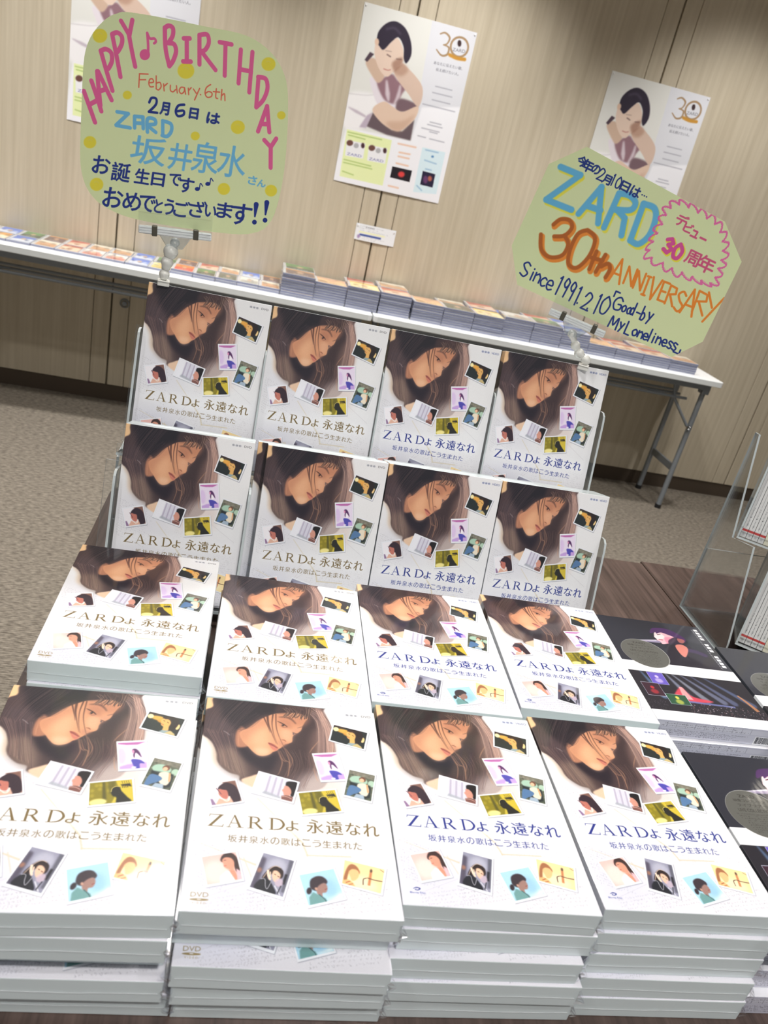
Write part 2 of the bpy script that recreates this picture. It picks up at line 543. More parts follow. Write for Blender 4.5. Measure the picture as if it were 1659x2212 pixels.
def m_teal(c):
    c.poly(SQ, (176, 218, 238))
    c.poly([(.45, 1), (1, .8), (1, 1)], (240, 250, 252), 1, 8)
    c.ell(.7, .6, .2, .3, (150, 196, 232), .7, 14)
    c.poly([(.2, .36), (.28, .2), (.46, .14), (.62, .2), (.7, .36), (.64, .46), (.56, .42), (.5, .62), (.3, .6), (.2, .5)], (58, 48, 56), 1, 1.2, True)
    c.ell(.13, .56, .07, .11, (50, 42, 50), 1, 1.2, .4)
    c.poly([(.36, .52), (.5, .42), (.62, .42), (.65, .54), (.6, .68), (.54, .72), (.46, .72), (.42, .84), (.32, .7)], (160, 124, 116), 1, 1.3, True)
    c.stroke([(.56, .62), (.62, .61)], .02, (150, 60, 60))
    c.ell(.33, .54, .035, .05, (206, 160, 140), 1, 1)
    c.poly([(.04, 1), (.08, .76), (.22, .62), (.36, .76), (.5, .9), (.52, 1)], (112, 158, 158), 1, 1.3)
    c.stroke([(.36, .74), (.46, .9), (.48, 1)], .03, (70, 106, 110))


def m_orange(c):
    c.poly(SQ, (250, 224, 166))
    c.ell(.5, .8, .4, .3, (254, 240, 200), .9, 14)
    c.poly([(.02, .8), (.08, .3), (.18, .1), (.32, .14), (.42, .34), (.38, .44), (.24, .3), (.14, .5), (.1, .9)], (168, 110, 76), 1, 1.2, True)
    c.poly([(.2, .32), (.32, .28), (.4, .38), (.4, .56), (.34, .72), (.24, .78), (.18, .6), (.14, .45)], (246, 196, 138), 1, 1.2, True)
    c.poly([(.0, .85), (.16, .76), (.28, .84), (.36, 1), (0, 1)], (240, 190, 130), 1, 1.2)
    c.stroke([(.1, .92), (.2, .82)], .03, (170, 90, 60))
    c.stroke([(.18, .98), (.28, .9)], .025, (170, 90, 60))
    c.poly([(.66, .2), (.72, .2), (.72, .8), (.65, .8)], (206, 132, 88), 1, .8)
    c.ell(.69, .18, .03, .07, (90, 70, 60), 1, .8)
    c.stroke([(.63, .5), (.8, .52), (.98, .5)], .03, (100, 70, 60))
    c.stroke([(.54, .82), (.53, .6), (.6, .52)], .03, (96, 66, 62))
    c.stroke([(.9, .05), (1, .12)], .015, (110, 80, 66))


def build_cover():
    c = Canvas(720, 1009, (238, 238, 240))
    c.H = np.eye(3)
    W, H = 720, 1009
    yy = np.linspace(0, 1, H)[:, None, None]
    c.a += np.clip((yy - .45) * 1.5, 0, 1) * (C255((226, 224, 234)) - c.a)
    c.poly([(0, 330), (300, 420), (280, 640), (0, 560)], (214, 212, 226), .5, 60)
    c.poly([(0, 760), (220, 720), (260, 1009), (0, 1009)], (206, 208, 228), .55, 60)
    # letters and envelope edges under everything
    ink = (120, 116, 128)
    scribble(c, 8, 420, 210, 640, 16, .35, ink, .38, 8)
    scribble(c, 330, 560, 700, 640, 6, .25, ink, .22, 8)
    scribble(c, 10, 720, 150, 900, 14, .4, ink, .4, 8)
    scribble(c, 330, 700, 700, 790, 7, .06, ink, .3, 9)
    scribble(c, 200, 900, 480, 1010, 7, -.22, ink, .5, 9)
    scribble(c, 430, 870, 700, 1005, 9, -.12, ink, .55, 10)
    scribble(c, 60, 960, 330, 1030, 5, -.2, ink, .4, 9)
    c.use(A2C, *Z1R)
    bg = (216, 204, 178)
    c.stroke([(560, 880), (740, 1060)], 5, bg, .9, .6)
    c.stroke([(740, 1060), (870, 1190), (905, 1280)], 12, bg, .8, .6, sm=False)
    c.stroke([(900, 1277), (1205, 1290)], 9, bg, .9, .5)
    c.stroke([(165, 1185), (310, 1245), (545, 1340)], (3, 5, 14), bg, .9, .5)
    c.stroke([(465, 1290), (520, 1430)], 8, bg, .7, .6)
    for a, b in (((880, 1100), (640, 1260)), ((1080, 860), (1400, 1040)), ((200, 1560), (540, 1450)), ((690, 1170), (545, 1340)), ((740, 1060), (600, 1210))):
        c.stroke([a, b], 1.6, (168, 160, 170), .6)
    # big picture
    c.use(A2C, *S1R)
    skin = (216, 154, 116)
    hair = [(260, 60), (1290, 150), (1350, 240), (1410, 360), (1450, 500), (1480, 690), (1470, 860), (1400, 1000), (1330, 1080), (1160, 1120),
            (1000, 1110), (880, 1060), (700, 1000), (520, 1010), (440, 990), (430, 935), (330, 905), (240, 840), (195, 770), (188, 690),
            (150, 590), (95, 530), (35, 480), (45, 350), (70, 225), (150, 185)]
    c.poly([(60, 60), (320, 60), (180, 220), (50, 260)], (240, 198, 150), 1, 4)
    c.poly([(80, 400), (210, 640), (220, 830), (330, 900), (160, 800), (130, 620), (30, 480)], (240, 210, 178), .7, 8, True)
    c.poly(hair, (70, 54, 57), 1, 1.6, True)
    c.poly([(1130, 950), (1480, 860), (1560, 1250), (1000, 1250), (1040, 1100)], (226, 210, 204), .75, 22, True)
    # tones in the hair
    c.poly([(250, 60), (1000, 130), (980, 250), (830, 270), (700, 300), (560, 400), (420, 450), (300, 380), (240, 220)], (28, 23, 33), 1, 14, True)
    c.poly([(90, 330), (300, 330), (400, 470), (380, 640), (220, 640), (120, 500)], (74, 60, 66), .8, 16, True)
    c.poly([(200, 640), (400, 640), (500, 820), (520, 990), (430, 960), (240, 840)], (138, 116, 104), .9, 16, True)
    c.poly([(410, 615), (520, 618), (640, 720), (800, 700), (860, 720), (760, 900), (600, 830), (480, 740)], (34, 26, 38), 1, 10, True)
    c.poly([(1050, 480), (1150, 380), (1240, 330), (1300, 500), (1200, 800), (1020, 900), (920, 700), (1000, 600)], (60, 45, 48), .9, 18, True)
    c.poly([(1270, 190), (1350, 250), (1440, 480), (1480, 690), (1330, 690), (1300, 400)], (186, 152, 140), .85, 10, True)
    c.poly([(1220, 500), (1320, 420), (1380, 700), (1300, 900), (1200, 760)], (150, 118, 108), .5, 14, True)
    # neck, shoulder
    c.poly([(405, 618), (400, 480), (470, 400), (560, 560), (520, 620)], (178, 122, 96), 1, 3, True)
    c.poly([(455, 985), (540, 950), (660, 930), (660, 1080), (520, 1040)], (234, 200, 172), 1, 2.5, True)
    # face
    face = [(440, 470), (540, 410), (640, 335), (740, 290), (830, 262), (960, 252), (1090, 262), (1180, 300), (1150, 350), (1122, 400), (1104, 448),
            (1062, 478), (1028, 492), (1012, 525), (1006, 572), (962, 592), (922, 602), (893, 632), (860, 652), (838, 668), (800, 682),
            (760, 708), (692, 724), (630, 712), (572, 668), (520, 610), (470, 560)]
    c.poly(face, skin, 1, 1.3, True)
    c.poly([(430, 480), (620, 350), (760, 290), (700, 420), (560, 520), (500, 560)], (196, 134, 104), .6, 14, True)
    c.poly([(560, 500), (720, 400), (760, 560), (700, 660), (580, 620)], (236, 182, 142), .8, 18, True)
    c.poly([(600, 640), (760, 650), (740, 715), (640, 715)], (240, 196, 160), .8, 8, True)
    c.poly([(830, 270), (1170, 300), (1120, 400), (1000, 380), (860, 330)], (188, 126, 98), .7, 10, True)
    c.poly([(860, 330), (980, 350), (1010, 420), (950, 430), (870, 390)], (176, 116, 92), .6, 8, True)
    c.poly([(1010, 440), (1100, 420), (1060, 480), (1010, 500)], (206, 150, 124), .7, 6, True)
    c.poly([(900, 430), (1000, 450), (1000, 560), (930, 560), (880, 500)], (230, 176, 142), .7, 8, True)
    c.poly([(870, 560), (960, 585), (900, 625), (860, 600)], (196, 138, 112), .7, 5, True)
    # brow, eyes, nose, mouth
    c.stroke([(868, 300), (940, 302), (1000, 325), (1048, 372)], (8, 20, 20, 10), (92, 62, 56), .75, 2.5)
    c.stroke([(1065, 420), (1100, 412), (1126, 402)], (4, 10, 6), (120, 84, 74), .75, 1.2)
    c.stroke([(848, 345), (885, 362), (925, 384), (955, 408)], (4, 9, 11, 5), (46, 28, 30), .95, .7)
    c.stroke([(880, 392), (915, 414), (950, 412)], (2, 6, 4), (120, 74, 64), .8, .8)
    c.ell(908, 390, 13, 11, (34, 22, 26), 1, .6)
    c.ell(905, 386, 3.5, 3, (240, 230, 230), 1, .4)
    c.stroke([(1012, 466), (1035, 476), (1062, 484)], (4, 8, 3), (56, 36, 40), .9, .7)
    c.ell(1022, 484, 8, 8, (60, 60, 76), .9, .8)
    c.stroke([(895, 548), (922, 552), (940, 566)], (4, 10, 6), (120, 66, 52), .85, 1.2)
    c.stroke([(962, 590), (925, 604), (896, 630)], 5, (170, 106, 84), .7, 1.5)
    c.poly([(748, 580), (790, 588), (830, 612), (860, 640), (838, 640), (800, 620), (764, 606)], (168, 92, 82), 1, 1.2, True)
    c.poly([(764, 604), (800, 622), (846, 645), (836, 666), (806, 660), (778, 634)], (206, 124, 106), 1, 1.4, True)
    c.stroke([(752, 582), (790, 602), (848, 642)], (6, 5, 3), (110, 52, 50), .85, .8)
    # strands
    def strands(ga, gb, n, cols, wr, ar, jit=8):
        ga, gb = np.array(ga, float), np.array(gb, float)
        for k in range(n):
            t = RNG.random()
            p = ga * (1 - t) + gb * t + RNG.normal(0, jit, ga.shape)
            c.stroke(p, RNG.uniform(*wr), cols[int(RNG.integers(len(cols)))], RNG.uniform(*ar), .3)
    br = [(140, 108, 100), (70, 52, 58), (170, 134, 122), (50, 40, 48), (120, 96, 96)]
    strands([(300, 80), (120, 260), (60, 460)], [(700, 120), (480, 330), (350, 480)], 70, br, (1.5, 4), (.12, .35))
    strands([(60, 420), (180, 620), (220, 800)], [(380, 480), (420, 700), (500, 960)], 90, br, (1.5, 4), (.15, .45))
    strands([(900, 160), (1250, 330), (1250, 900)], [(1280, 200), (1440, 420), (1460, 900)], 110, br + [(214, 180, 164), (226, 190, 170)], (1.5, 4.5), (.15, .5))
    strands([(1330, 240), (1430, 480), (1470, 700)], [(1270, 230), (1370, 460), (1400, 720)], 40, [(214, 182, 166), (200, 160, 146), (150, 116, 110)], (2, 5), (.3, .7))
    strands([(880, 650), (960, 800), (880, 980)], [(1240, 700), (1250, 860), (1150, 1080)], 60, [(130, 104, 100), (170, 134, 118), (74, 58, 62)], (1.5, 3), (.15, .45), 20)
    strands([(700, 300), (560, 400), (430, 440)], [(620, 250), (480, 330), (380, 400)], 25, br[1:4:2], (2, 5), (.3, .6))
    # bangs
    strands([(960, 200), (960, 250), (905, 290)], [(1230, 210), (1200, 260), (1190, 320)], 40, [(70, 48, 46), (110, 76, 62), (52, 38, 42)], (4, 9), (.5, .9), 12)
    strands([(1030, 190), (1050, 240), (1010, 300)], [(1260, 215), (1230, 260), (1215, 310)], 22, [(190, 160, 134), (206, 180, 156)], (1.5, 3), (.3, .7), 12)
    c.poly([(880, 150), (1160, 180), (1190, 300), (1060, 250), (900, 260), (820, 240)], (66, 48, 50), .85, 6, True)
    strands([(900, 200), (950, 250), (900, 300)], [(1230, 200), (1220, 250), (1210, 320)], 26, [(180, 150, 126), (90, 62, 54), (130, 98, 82)], (2, 3.5), (.3, .6), 10)
    # strands across the face
    for p, wd in (([(740, 290), (752, 380), (790, 480), (835, 590)], (22, 14, 6, 2)), ([(800, 270), (790, 380), (812, 500), (850, 600)], (14, 8, 4, 2)),
                  ([(832, 268), (835, 400), (862, 500), (912, 612)], (10, 8, 5, 3)), ([(700, 300), (745, 400), (770, 470)], (14, 8, 2))):
        c.stroke(p, wd, (66, 40, 40), .8, .8)
    for p in ([(845, 655), (880, 740), (900, 800), (870, 900), (850, 930)], [(905, 610), (960, 720), (985, 820), (960, 950)], [(880, 670), (930, 770), (975, 800), (965, 940)],
              [(860, 660), (900, 760), (940, 790)], [(1300, 560), (1230, 640), (1200, 690)], [(1240, 860), (1270, 960), (1290, 1000)], [(930, 640), (1010, 760), (990, 850)],
              [(430, 470), (425, 560), (430, 610)]):
        c.stroke(p, (3, 7, 3), (206, 152, 118), .75, .5)
    c.stroke([(265, 450), (300, 470), (330, 495)], 4, (230, 224, 224), .7, .4)
    # small pictures
    for q, f in (([(1080, 363), (1333, 425), (1305, 553), (1050, 482)], m_bokeh), ([(935, 570), (1120, 562), (1180, 762), (997, 770)], m_purple),
                 ([(1190, 672), (1383, 718), (1352, 920), (1147, 868)], m_garden), ([(193, 775), (415, 745), (467, 908), (240, 940)], m_window),
                 ([(568, 690), (852, 768), (808, 920), (512, 842)], m_curtain), ([(830, 838), (1103, 815), (1157, 980), (863, 1005)], m_yellow),
                 ([(163, 1275), (420, 1238), (470, 1450), (205, 1495)], m_pink), ([(597, 1242), (828, 1305), (740, 1588), (487, 1508)], m_studio),
                 ([(1150, 1298), (1455, 1372), (1425, 1562), (1130, 1480)], m_orange), ([(832, 1405), (1092, 1358), (1178, 1585), (905, 1645)], m_teal)):
        mini(c, q, f)
    grain(c, .012)
    return c


def cover_title(base, col, bluray):
    c = Canvas(base.w, base.h, (0, 0, 0))
    c.a = base.a.copy()
    c.H = np.eye(3)
    W, H = 720.0, 1009.0
    y0, y1 = .617 * H, .669 * H
    halo = (244, 244, 248)
    c.poly([(.06 * W, y0 - 8), (.95 * W, y0 - 8), (.95 * W, y1 + 8), (.06 * W, y1 + 8)], halo, .5, 12)

    def st(p, w_):
        c.stroke(p, w_, col, 1, 0, sm=False, px=True)
    # Z A R D in a book face: thick and thin strokes with serifs
    x = .084 * W
    w_ = 50
    st([(x + 4, y0 + 1), (x + w_, y0 + 1)], 2.6)
    st([(x + 4, y0), (x + 2, y0 + 9)], 2.4)
    c.poly([(x + w_ - 11, y0), (x + w_, y0), (x + 11, y1), (x, y1)], col)
    st([(x, y1 - 1), (x + w_, y1 - 1)], 2.6)
    st([(x + w_, y1), (x + w_ + 2, y1 - 10)], 2.4)
    x = .176 * W
    c.poly([(x + 20, y0 - 2), (x + 26, y0 - 2), (x + 50, y1), (x + 40, y1)], col)
    st([(x + 23, y0), (x + 5, y1)], 2.4)
    st([(x + 12, y0 + 34), (x + 36, y0 + 34)], 2.4)
    st([(x - 2, y1 - 1), (x + 13, y1 - 1)], 2.2)
    st([(x + 34, y1 - 1), (x + 56, y1 - 1)], 2.2)
    x = .275 * W
    c.poly([(x + 6, y0), (x + 14, y0), (x + 14, y1), (x + 6, y1)], col)
    st([(x, y0 + 1), (x + 20, y0 + 1)], 2.2)
    st([(x, y1 - 1), (x + 20, y1 - 1)], 2.2)
    c.stroke([(x + 14, y0 + 1), (x + 32, y0 + 3), (x + 38, y0 + 14), (x + 30, y0 + 25), (x + 14, y0 + 27)], (2, 5, 8, 5, 2), col, 1, 0, True, True)
    c.poly([(x + 20, y0 + 26), (x + 29, y0 + 25), (x + 54, y1), (x + 43, y1)], col)
    x = .378 * W
    c.poly([(x + 6, y0), (x + 14, y0), (x + 14, y1), (x + 6, y1)], col)
    st([(x, y0 + 1), (x + 22, y0 + 1)], 2.2)
    st([(x, y1 - 1), (x + 22, y1 - 1)], 2.2)
    c.stroke([(x + 14, y0 + 1), (x + 40, y0 + 6), (x + 52, y0 + 26), (x + 40, y1 - 7), (x + 14, y1 - 1)], (2, 6, 9, 6, 2), col, 1, 0, True, True)
    ym = (y0 + y1) / 2 - 2
    for ch, u, s in (('よ', .493, 46), ('永', .607, 62), ('遠', .705, 62), ('な', .800, 56), ('れ', .893, 58)):
        c.text(ch, u * W, ym + (4 if ch == 'よ' else 0), s, s, col, thin=3, bold=1)
    for k, ch in enumerate('坂井泉水の歌はこう生まれた'):
        c.text(ch, (.205 + k * (.815 - .205) / 12) * W, .716 * H, 31, 31, col, thin=1)
    # top right mark
    for k, ch in enumerate('NHK'):
        c.ell((.83 + k * .026) * W, .031 * H, 8.5, 7, (196, 198, 206) if not bluray else (176, 184, 214), 1, 0)
        c.text(ch, (.83 + k * .026) * W, .031 * H, 7, 7.5, (80, 80, 92))
    c.text('VIDEO' if bluray else 'DVD', .945 * W, .031 * H, 50 if bluray else 42, 12, (60, 74, 140) if bluray else (84, 80, 84))
    if bluray:
        c.stroke([(44, 944), (56, 939), (68, 943), (60, 949), (50, 948), (55, 944)], (1, 4, 4, 3, 2, 1), col, 1, 0, True, True)
        c.text('Blu-ray Disc', 58, 960, 54, 8.5, col)
    else:
        c.text('DVD', 58, 948, 56, 17, (150, 132, 92), rot=0)
        c.ell(58, 966, 30, 4.5, (150, 132, 92))
        c.ell(58, 965, 7, 1.6, (230, 228, 232))
        c.text('V I D E O', 58, 978, 42, 7, (150, 132, 92))
    return c


# ---------------------------------------------------------------- print: concert box cover
EC = [(1279.1, 1323.6), (1496.8, 1352.2), (1681.3, 1582.5), (1422.0, 1555.3)]


def build_concert():
    c = Canvas(560, 780, (242, 242, 246))
    c.H = np.eye(3)
    c.poly([(-5, -5), (565, -5), (565, 372), (-5, 372)], (40, 42, 54))
    c.soft = .5
    c.use(EC, (1300, 1310, 1659, 1580), 1659)
    c.poly([(500, 100), (900, 180), (1100, 420), (700, 300)], (70, 70, 80), .6, 20)
    c.poly([(620, 320), (760, 340), (900, 430), (1010, 470), (1200, 700), (700, 640), (640, 480)], (34, 30, 44), 1, 6, True)
    c.stroke([(820, 430), (900, 445), (990, 480)], 40, (62, 42, 88), .8, 4)
    c.poly([(500, 245), (560, 240), (640, 270), (705, 305), (700, 345), (640, 362), (585, 368), (562, 348), (532, 334), (520, 312), (498, 292), (516, 272)], (246, 190, 200), 1, 1, True)
    c.poly([(500, 250), (560, 262), (600, 300), (560, 330), (520, 312), (500, 292)], (252, 232, 232), .9, 3, True)
    c.poly([(600, 300), (700, 310), (700, 345), (630, 362)], (236, 130, 160), .7, 5, True)
    c.poly([(455, 240), (480, 206), (600, 212), (720, 262), (800, 322), (790, 352), (735, 345), (690, 300), (620, 270), (560, 250), (520, 262), (508, 248), (466, 258)], (78, 44, 98), 1, 1, True)
    c.poly([(640, 330), (700, 300), (760, 330), (770, 375), (700, 372), (650, 372)], (48, 34, 58), .9, 1.5, True)
    c.poly([(720, 310), (790, 330), (780, 360), (740, 350)], (200, 120, 110), .8, 2, True)
    c.poly([(705, 385), (770, 375), (830, 420), (812, 500), (760, 470)], (216, 132, 120), 1, 3, True)
    c.stroke([(528, 272), (556, 268)], 6, (110, 60, 80))
    c.stroke([(548, 322), (580, 326)], 8, (190, 70, 90))
    c.stroke([(235, 330), (400, 336), (545, 345)], (10, 14, 26), (150, 140, 168), 1, 1)
    c.stroke([(240, 326), (400, 328), (520, 330)], (4, 6, 10), (226, 220, 236), 1, 1)
    c.H = np.eye(3)
    c.poly([(-5, 372), (565, 372), (565, 460), (-5, 460)], (242, 242, 246))
    # silver disc with printed lines
    c.ell(150, 300, 113, 113, (176, 176, 172))
    c.ell(149, 300, 111, 111, (94, 94, 90))
    for k, (s, yy, ww) in enumerate((('ZARD', 178, 74), ('映像コレクション', 200, 140), ('ライブツアー', 222, 130), ('LIVE COLLECTION', 246, 150))):
        c.text(s, 150, yy + 40, ww * .9, 14, (44, 43, 40))
    for k in range(9):
        scribble(c, 62 + k * 5, 302 + k * 10, 238 - k * 5, 309 + k * 10, 1, 0, (44, 43, 40), .95, 6)
    # right edge lettering
    for k in range(13):
        if k not in (4, 8):
            c.poly([(520, 28 + k * 25), (541, 28 + k * 25), (541, 46 + k * 25), (520, 46 + k * 25)], (240, 240, 244), 1, .6)
    for k in range(22):
        c.stroke([(508, 36 + k * 15), (514, 42 + k * 15)], 3, (220, 220, 226), .8, .5, False, True)
    c.text('ZARD', 310, 410, 70, 24, (206, 206, 214), thin=2)
    c.text('LIVE COLLECTION', 430, 414, 130, 10, (190, 190, 200))
    # stage picture
    c.poly([(0, 448), (560, 448), (560, 716), (0, 716)], (34, 32, 42))
    before = c.a.copy()
    for x0, x1, col in ((60, 100, (120, 160, 210)), (210, 300, (190, 200, 220)), (250, 380, (150, 160, 196)), (300, 430, (120, 132, 176)), (360, 520, (110, 130, 180)), (180, 230, (180, 190, 220))):
        c.stroke([(x0, 444), (x1, 620)], (6, 34), col, .55, 6, False, True)
    c.poly([(150, 610), (215, 540), (240, 600), (330, 622), (250, 640), (160, 632)], (214, 70, 90), .95, 5, True)
    c.poly([(205, 540), (220, 540), (235, 625), (190, 625)], (255, 170, 170), .9, 3)
    c.poly([(120, 632), (420, 640), (420, 652), (120, 644)], (120, 130, 190), .8, 2)
    for k in range(260):
        c.ell(RNG.uniform(180, 555), RNG.uniform(645, 715), RNG.uniform(1, 3), RNG.uniform(1, 3), [(150, 110, 110), (200, 190, 200), (90, 70, 90), (60, 50, 60)][k % 4], .8)
    for k in range(50):
        c.ell(RNG.uniform(5, 90), RNG.uniform(650, 712), 1.5, 1.5, (110, 96, 110), .8)
    c.stroke([(480, 560), (500, 600), (520, 650)], (10, 14, 20), (190, 130, 90), .9, 2, True, True)
    clip_outside(c, before, [(0, 448), (560, 448), (560, 716), (0, 716)])
    for q, bgc, fg in (([(88, 450), (165, 450), (165, 535), (88, 535)], (104, 88, 190), (206, 190, 230)), ([(28, 530), (112, 530), (112, 622), (28, 622)], (56, 30, 46), (190, 50, 60)),
                       ([(112, 598), (208, 598), (208, 668), (112, 668)], (42, 84, 60), (214, 210, 90))):
        c.poly(q, (190, 196, 214))
        q = np.array(q, float)
        m = q.mean(0)
        c.poly(m + (q - m) * .96, bgc)
        c.ell(m[0], m[1] - 12, 9, 10, fg, 1, 2)
        c.ell(m[0], m[1] + 16, 18, 16, fg, .7, 4)
    c.H = np.eye(3)
    c.poly([(0, 716), (560, 716), (560, 780), (0, 780)], (238, 238, 244))
    return c


def build_concert_edge():
    c = Canvas(560, 96, (206, 206, 222))
    c.poly([(6, 8), (548, 8), (548, 40), (6, 40)], (188, 188, 206))
    c.poly([(8, 10), (546, 10), (546, 38), (8, 38)], (214, 214, 228))
    for k in range(1, 11):
        c.stroke([(8 + k * 42, 10), (8 + k * 42, 38)], 1.5, (110, 110, 130), .8, 0, False, True)
    for r, y in enumerate((18, 30, 52, 60, 70, 80)):
        scribble(c, 12, y, 440, y + 1, 1, 0, (60, 60, 76), .95, 6)
    c.poly([(458, 44), (556, 44), (556, 94), (458, 94)], (240, 240, 246))
    x = 464
    while x < 550:
        wd = RNG.uniform(1.5, 4.5)
        c.poly([(x, 48), (x + wd, 48), (x + wd, 86), (x, 86)], (24, 24, 32))
        x += wd + RNG.uniform(1.2, 3.5)
    return c


# ---------------------------------------------------------------- print: poster
PC = [(788, 4), (1031, 72), (947, 440), (721, 388)]


def build_poster():
    c = Canvas(560, 790, (226, 226, 222))
    c.soft = .6
    c.use(PC, (700, 0, 1050, 450), 1659)
    c.poly([(1110, 190), (1600, 330), (1180, 2100), (890, 1440)], (222, 223, 230), 1, 1)
    c.poly([(230, 1300), (890, 1440), (1000, 1100), (1420, 1100), (1190, 2160), (60, 1900)], (244, 244, 250), 1, 6)
    c.poly([(260, 950), (600, 1000), (480, 1150), (400, 1310), (200, 1290)], (242, 240, 242), 1, 10, True)
    c.stroke([(250, 955), (430, 975), (560, 965)], 8, (206, 202, 206), .8, 2)
    c.stroke([(250, 1095), (330, 1140), (420, 1190)], (6, 30, 20), (186, 172, 186), .8, 3)
    # dress, white top
    c.poly([(470, 800), (560, 820), (640, 1000), (780, 1080), (700, 1140), (560, 1080), (500, 950)], (228, 220, 228), 1, 4, True)
    c.poly([(540, 830), (620, 790), (700, 760), (760, 830), (850, 880), (800, 960), (740, 1060), (640, 1040), (580, 960)], (146, 112, 122), 1, 5, True)
    c.stroke([(640, 830), (650, 960), (660, 1030)], (20, 50, 20), (226, 216, 224), .8, 6)
    c.stroke([(780, 880), (760, 980), (720, 1060)], (20, 40, 20), (232, 224, 232), .7, 6)
    c.poly([(780, 1010), (960, 1080), (900, 1150), (740, 1130)], (120, 96, 104), 1, 5, True)
    c.poly([(430, 1290), (500, 1150), (690, 1330), (800, 1345), (925, 1225), (885, 1440), (640, 1380)], (104, 88, 94), 1, 3)
    c.poly([(360, 1300), (440, 1180), (500, 1150), (430, 1310)], (190, 176, 192), 1, 4)
    # neck
    c.poly([(425, 635), (520, 600), (620, 760), (560, 850), (500, 790)], (206, 178, 158), 1, 3, True)
    # raised arm
    c.poly([(770, 650), (840, 680), (1005, 890), (965, 1095), (860, 960), (760, 830), (720, 740)], (214, 188, 172), 1, 2, True)
    c.poly([(690, 700), (800, 650), (860, 720), (800, 780), (730, 760)], (176, 138, 118), .7, 8, True)
    # crossing arm
    c.poly([(495, 1120), (610, 1040), (700, 1090), (800, 1145), (960, 1090), (930, 1215), (790, 1335), (700, 1330), (580, 1250)], (224, 196, 176), 1, 2, True)
    c.poly([(640, 1250), (800, 1240), (930, 1180), (800, 1335), (700, 1330)], (200, 164, 142), .7, 10, True)
    # face, hair
    c.poly([(540, 430), (640, 470), (740, 390), (800, 480), (815, 590), (790, 660), (740, 700), (700, 740), (655, 785), (605, 765), (560, 700), (530, 620), (515, 530)], (226, 202, 186), 1, 2, True)
    c.poly([(700, 640), (800, 590), (790, 670), (720, 730)], (160, 120, 102), .8, 7, True)
    c.poly([(735, 222), (830, 290), (885, 420), (892, 560), (842, 650), (815, 600), (812, 480), (760, 385), (690, 430), (610, 510), (570, 480), (540, 420), (560, 320), (640, 240)], (50, 42, 58), 1, 1.6, True)
    c.stroke([(640, 300), (720, 290), (780, 350)], 24, (86, 76, 96), .6, 6)
    c.poly([(414, 612), (470, 532), (512, 555), (440, 634)], (78, 62, 74), 1, 2)
    c.ell(540, 430, 22, 36, (222, 190, 168), 1, 2)
    c.stroke([(645, 560), (680, 582)], 12, (110, 84, 82), .9, 2)
    c.stroke([(740, 605), (790, 610)], 10, (110, 84, 82), .8, 2)
    c.stroke([(630, 520), (690, 530)], 7, (130, 104, 100), .6, 2)
    c.stroke([(700, 640), (690, 675)], 8, (196, 160, 142), .8, 2)
    c.stroke([(610, 705), (650, 720), (680, 715)], 9, (180, 110, 104), .85, 2)
    # right column
    gold = (168, 140, 108)
    c.stroke([(1190, 350), (1240, 340), (1285, 390), (1260, 450), (1220, 462)], (14, 18, 22, 16, 10), gold, 1, .6)
    c.stroke([(1220, 462), (1275, 490), (1260, 560), (1200, 570), (1150, 510)], (10, 18, 22, 18, 12), gold, 1, .6)
    t = np.linspace(0, 2 * np.pi, 25)
    c.stroke(np.c_[1385 + 90 * np.cos(t), 485 + 100 * np.sin(t)], 22, gold, 1, .6, False)
    c.stroke([(1285, 565), (1360, 600), (1440, 612)], 34, (200, 146, 60), 1, 1)
    c.ell(1385, 448, 20, 34, (60, 42, 44), 1, 1)
    c.text('ZARD', 1380, 520, 130, 34, (110, 110, 120), rot=.18)
    c.text('あなたに伝えたい歌、', 1270, 675, 300, 34, (96, 96, 110), rot=.22)
    c.text('伝え続けたい人。', 1262, 738, 240, 34, (96, 96, 110), rot=.22)
    for x0, x1, y in ((1140, 1310, 885), (1110, 1310, 948), (1105, 1290, 1022), (1010, 1340, 1065), (1085, 1200, 1250), (1060, 1210, 1275), (1000, 1180, 1310), (1080, 1160, 1350), (960, 1040, 1390), (1080, 1230, 1422)):
        c.stroke([(x0, y), (x1, y + (x1 - x0) * .25)], 9, (140, 140, 154), .7, 1.2)
    # lower panels
    c.poly([(235, 1320), (695, 1435), (600, 1900), (160, 1800)], (234, 243, 186))
    for dx, dy in ((0, 0), (225, 52)):
        q = np.array([(235, 1430), (425, 1470), (400, 1625), (215, 1590)]) + (dx, dy)
        c.poly(q, (240, 240, 244))
        c.ell(265 + dx, 1462 + dy, 34, 30, (110, 74, 66), 1, 2)
        c.ell(330 + dx, 1490 + dy, 26, 26, (180, 180, 184), 1, 2)
        c.ell(398 + dx, 1490 + dy, 18, 28, (70, 40, 46), 1, 2)
        c.text('ZARD', 310 + dx, 1585 + dy, 150, 26, (120, 120, 170), rot=.2)
    for x0, y0, x1, y1 in ((245, 1350, 590, 1430), (250, 1380, 420, 1425), (205, 1630, 480, 1700), (200, 1660, 490, 1730), (190, 1750, 300, 1790)):
        c.stroke([(x0, y0), (x1, y1)], 12, (170, 196, 110), .8, 1.5)
    for x0, y0, x1, y1 in ((760, 1470, 940, 1510), (770, 1560, 880, 1580), (760, 1600, 870, 1625), (740, 1670, 860, 1700), (660, 1900, 760, 1925)):
        c.stroke([(x0, y0), (x1, y1)], 16, (236, 190, 160), .8, 2)
    c.poly([(700, 1702), (902, 1748), (876, 1866), (676, 1815)], (36, 30, 38))
    c.ell(792, 1785, 34, 30, (222, 70, 70), 1, 3)
    c.poly([(1008, 1508), (1244, 1562), (1150, 1990), (912, 1965)], (220, 239, 248))
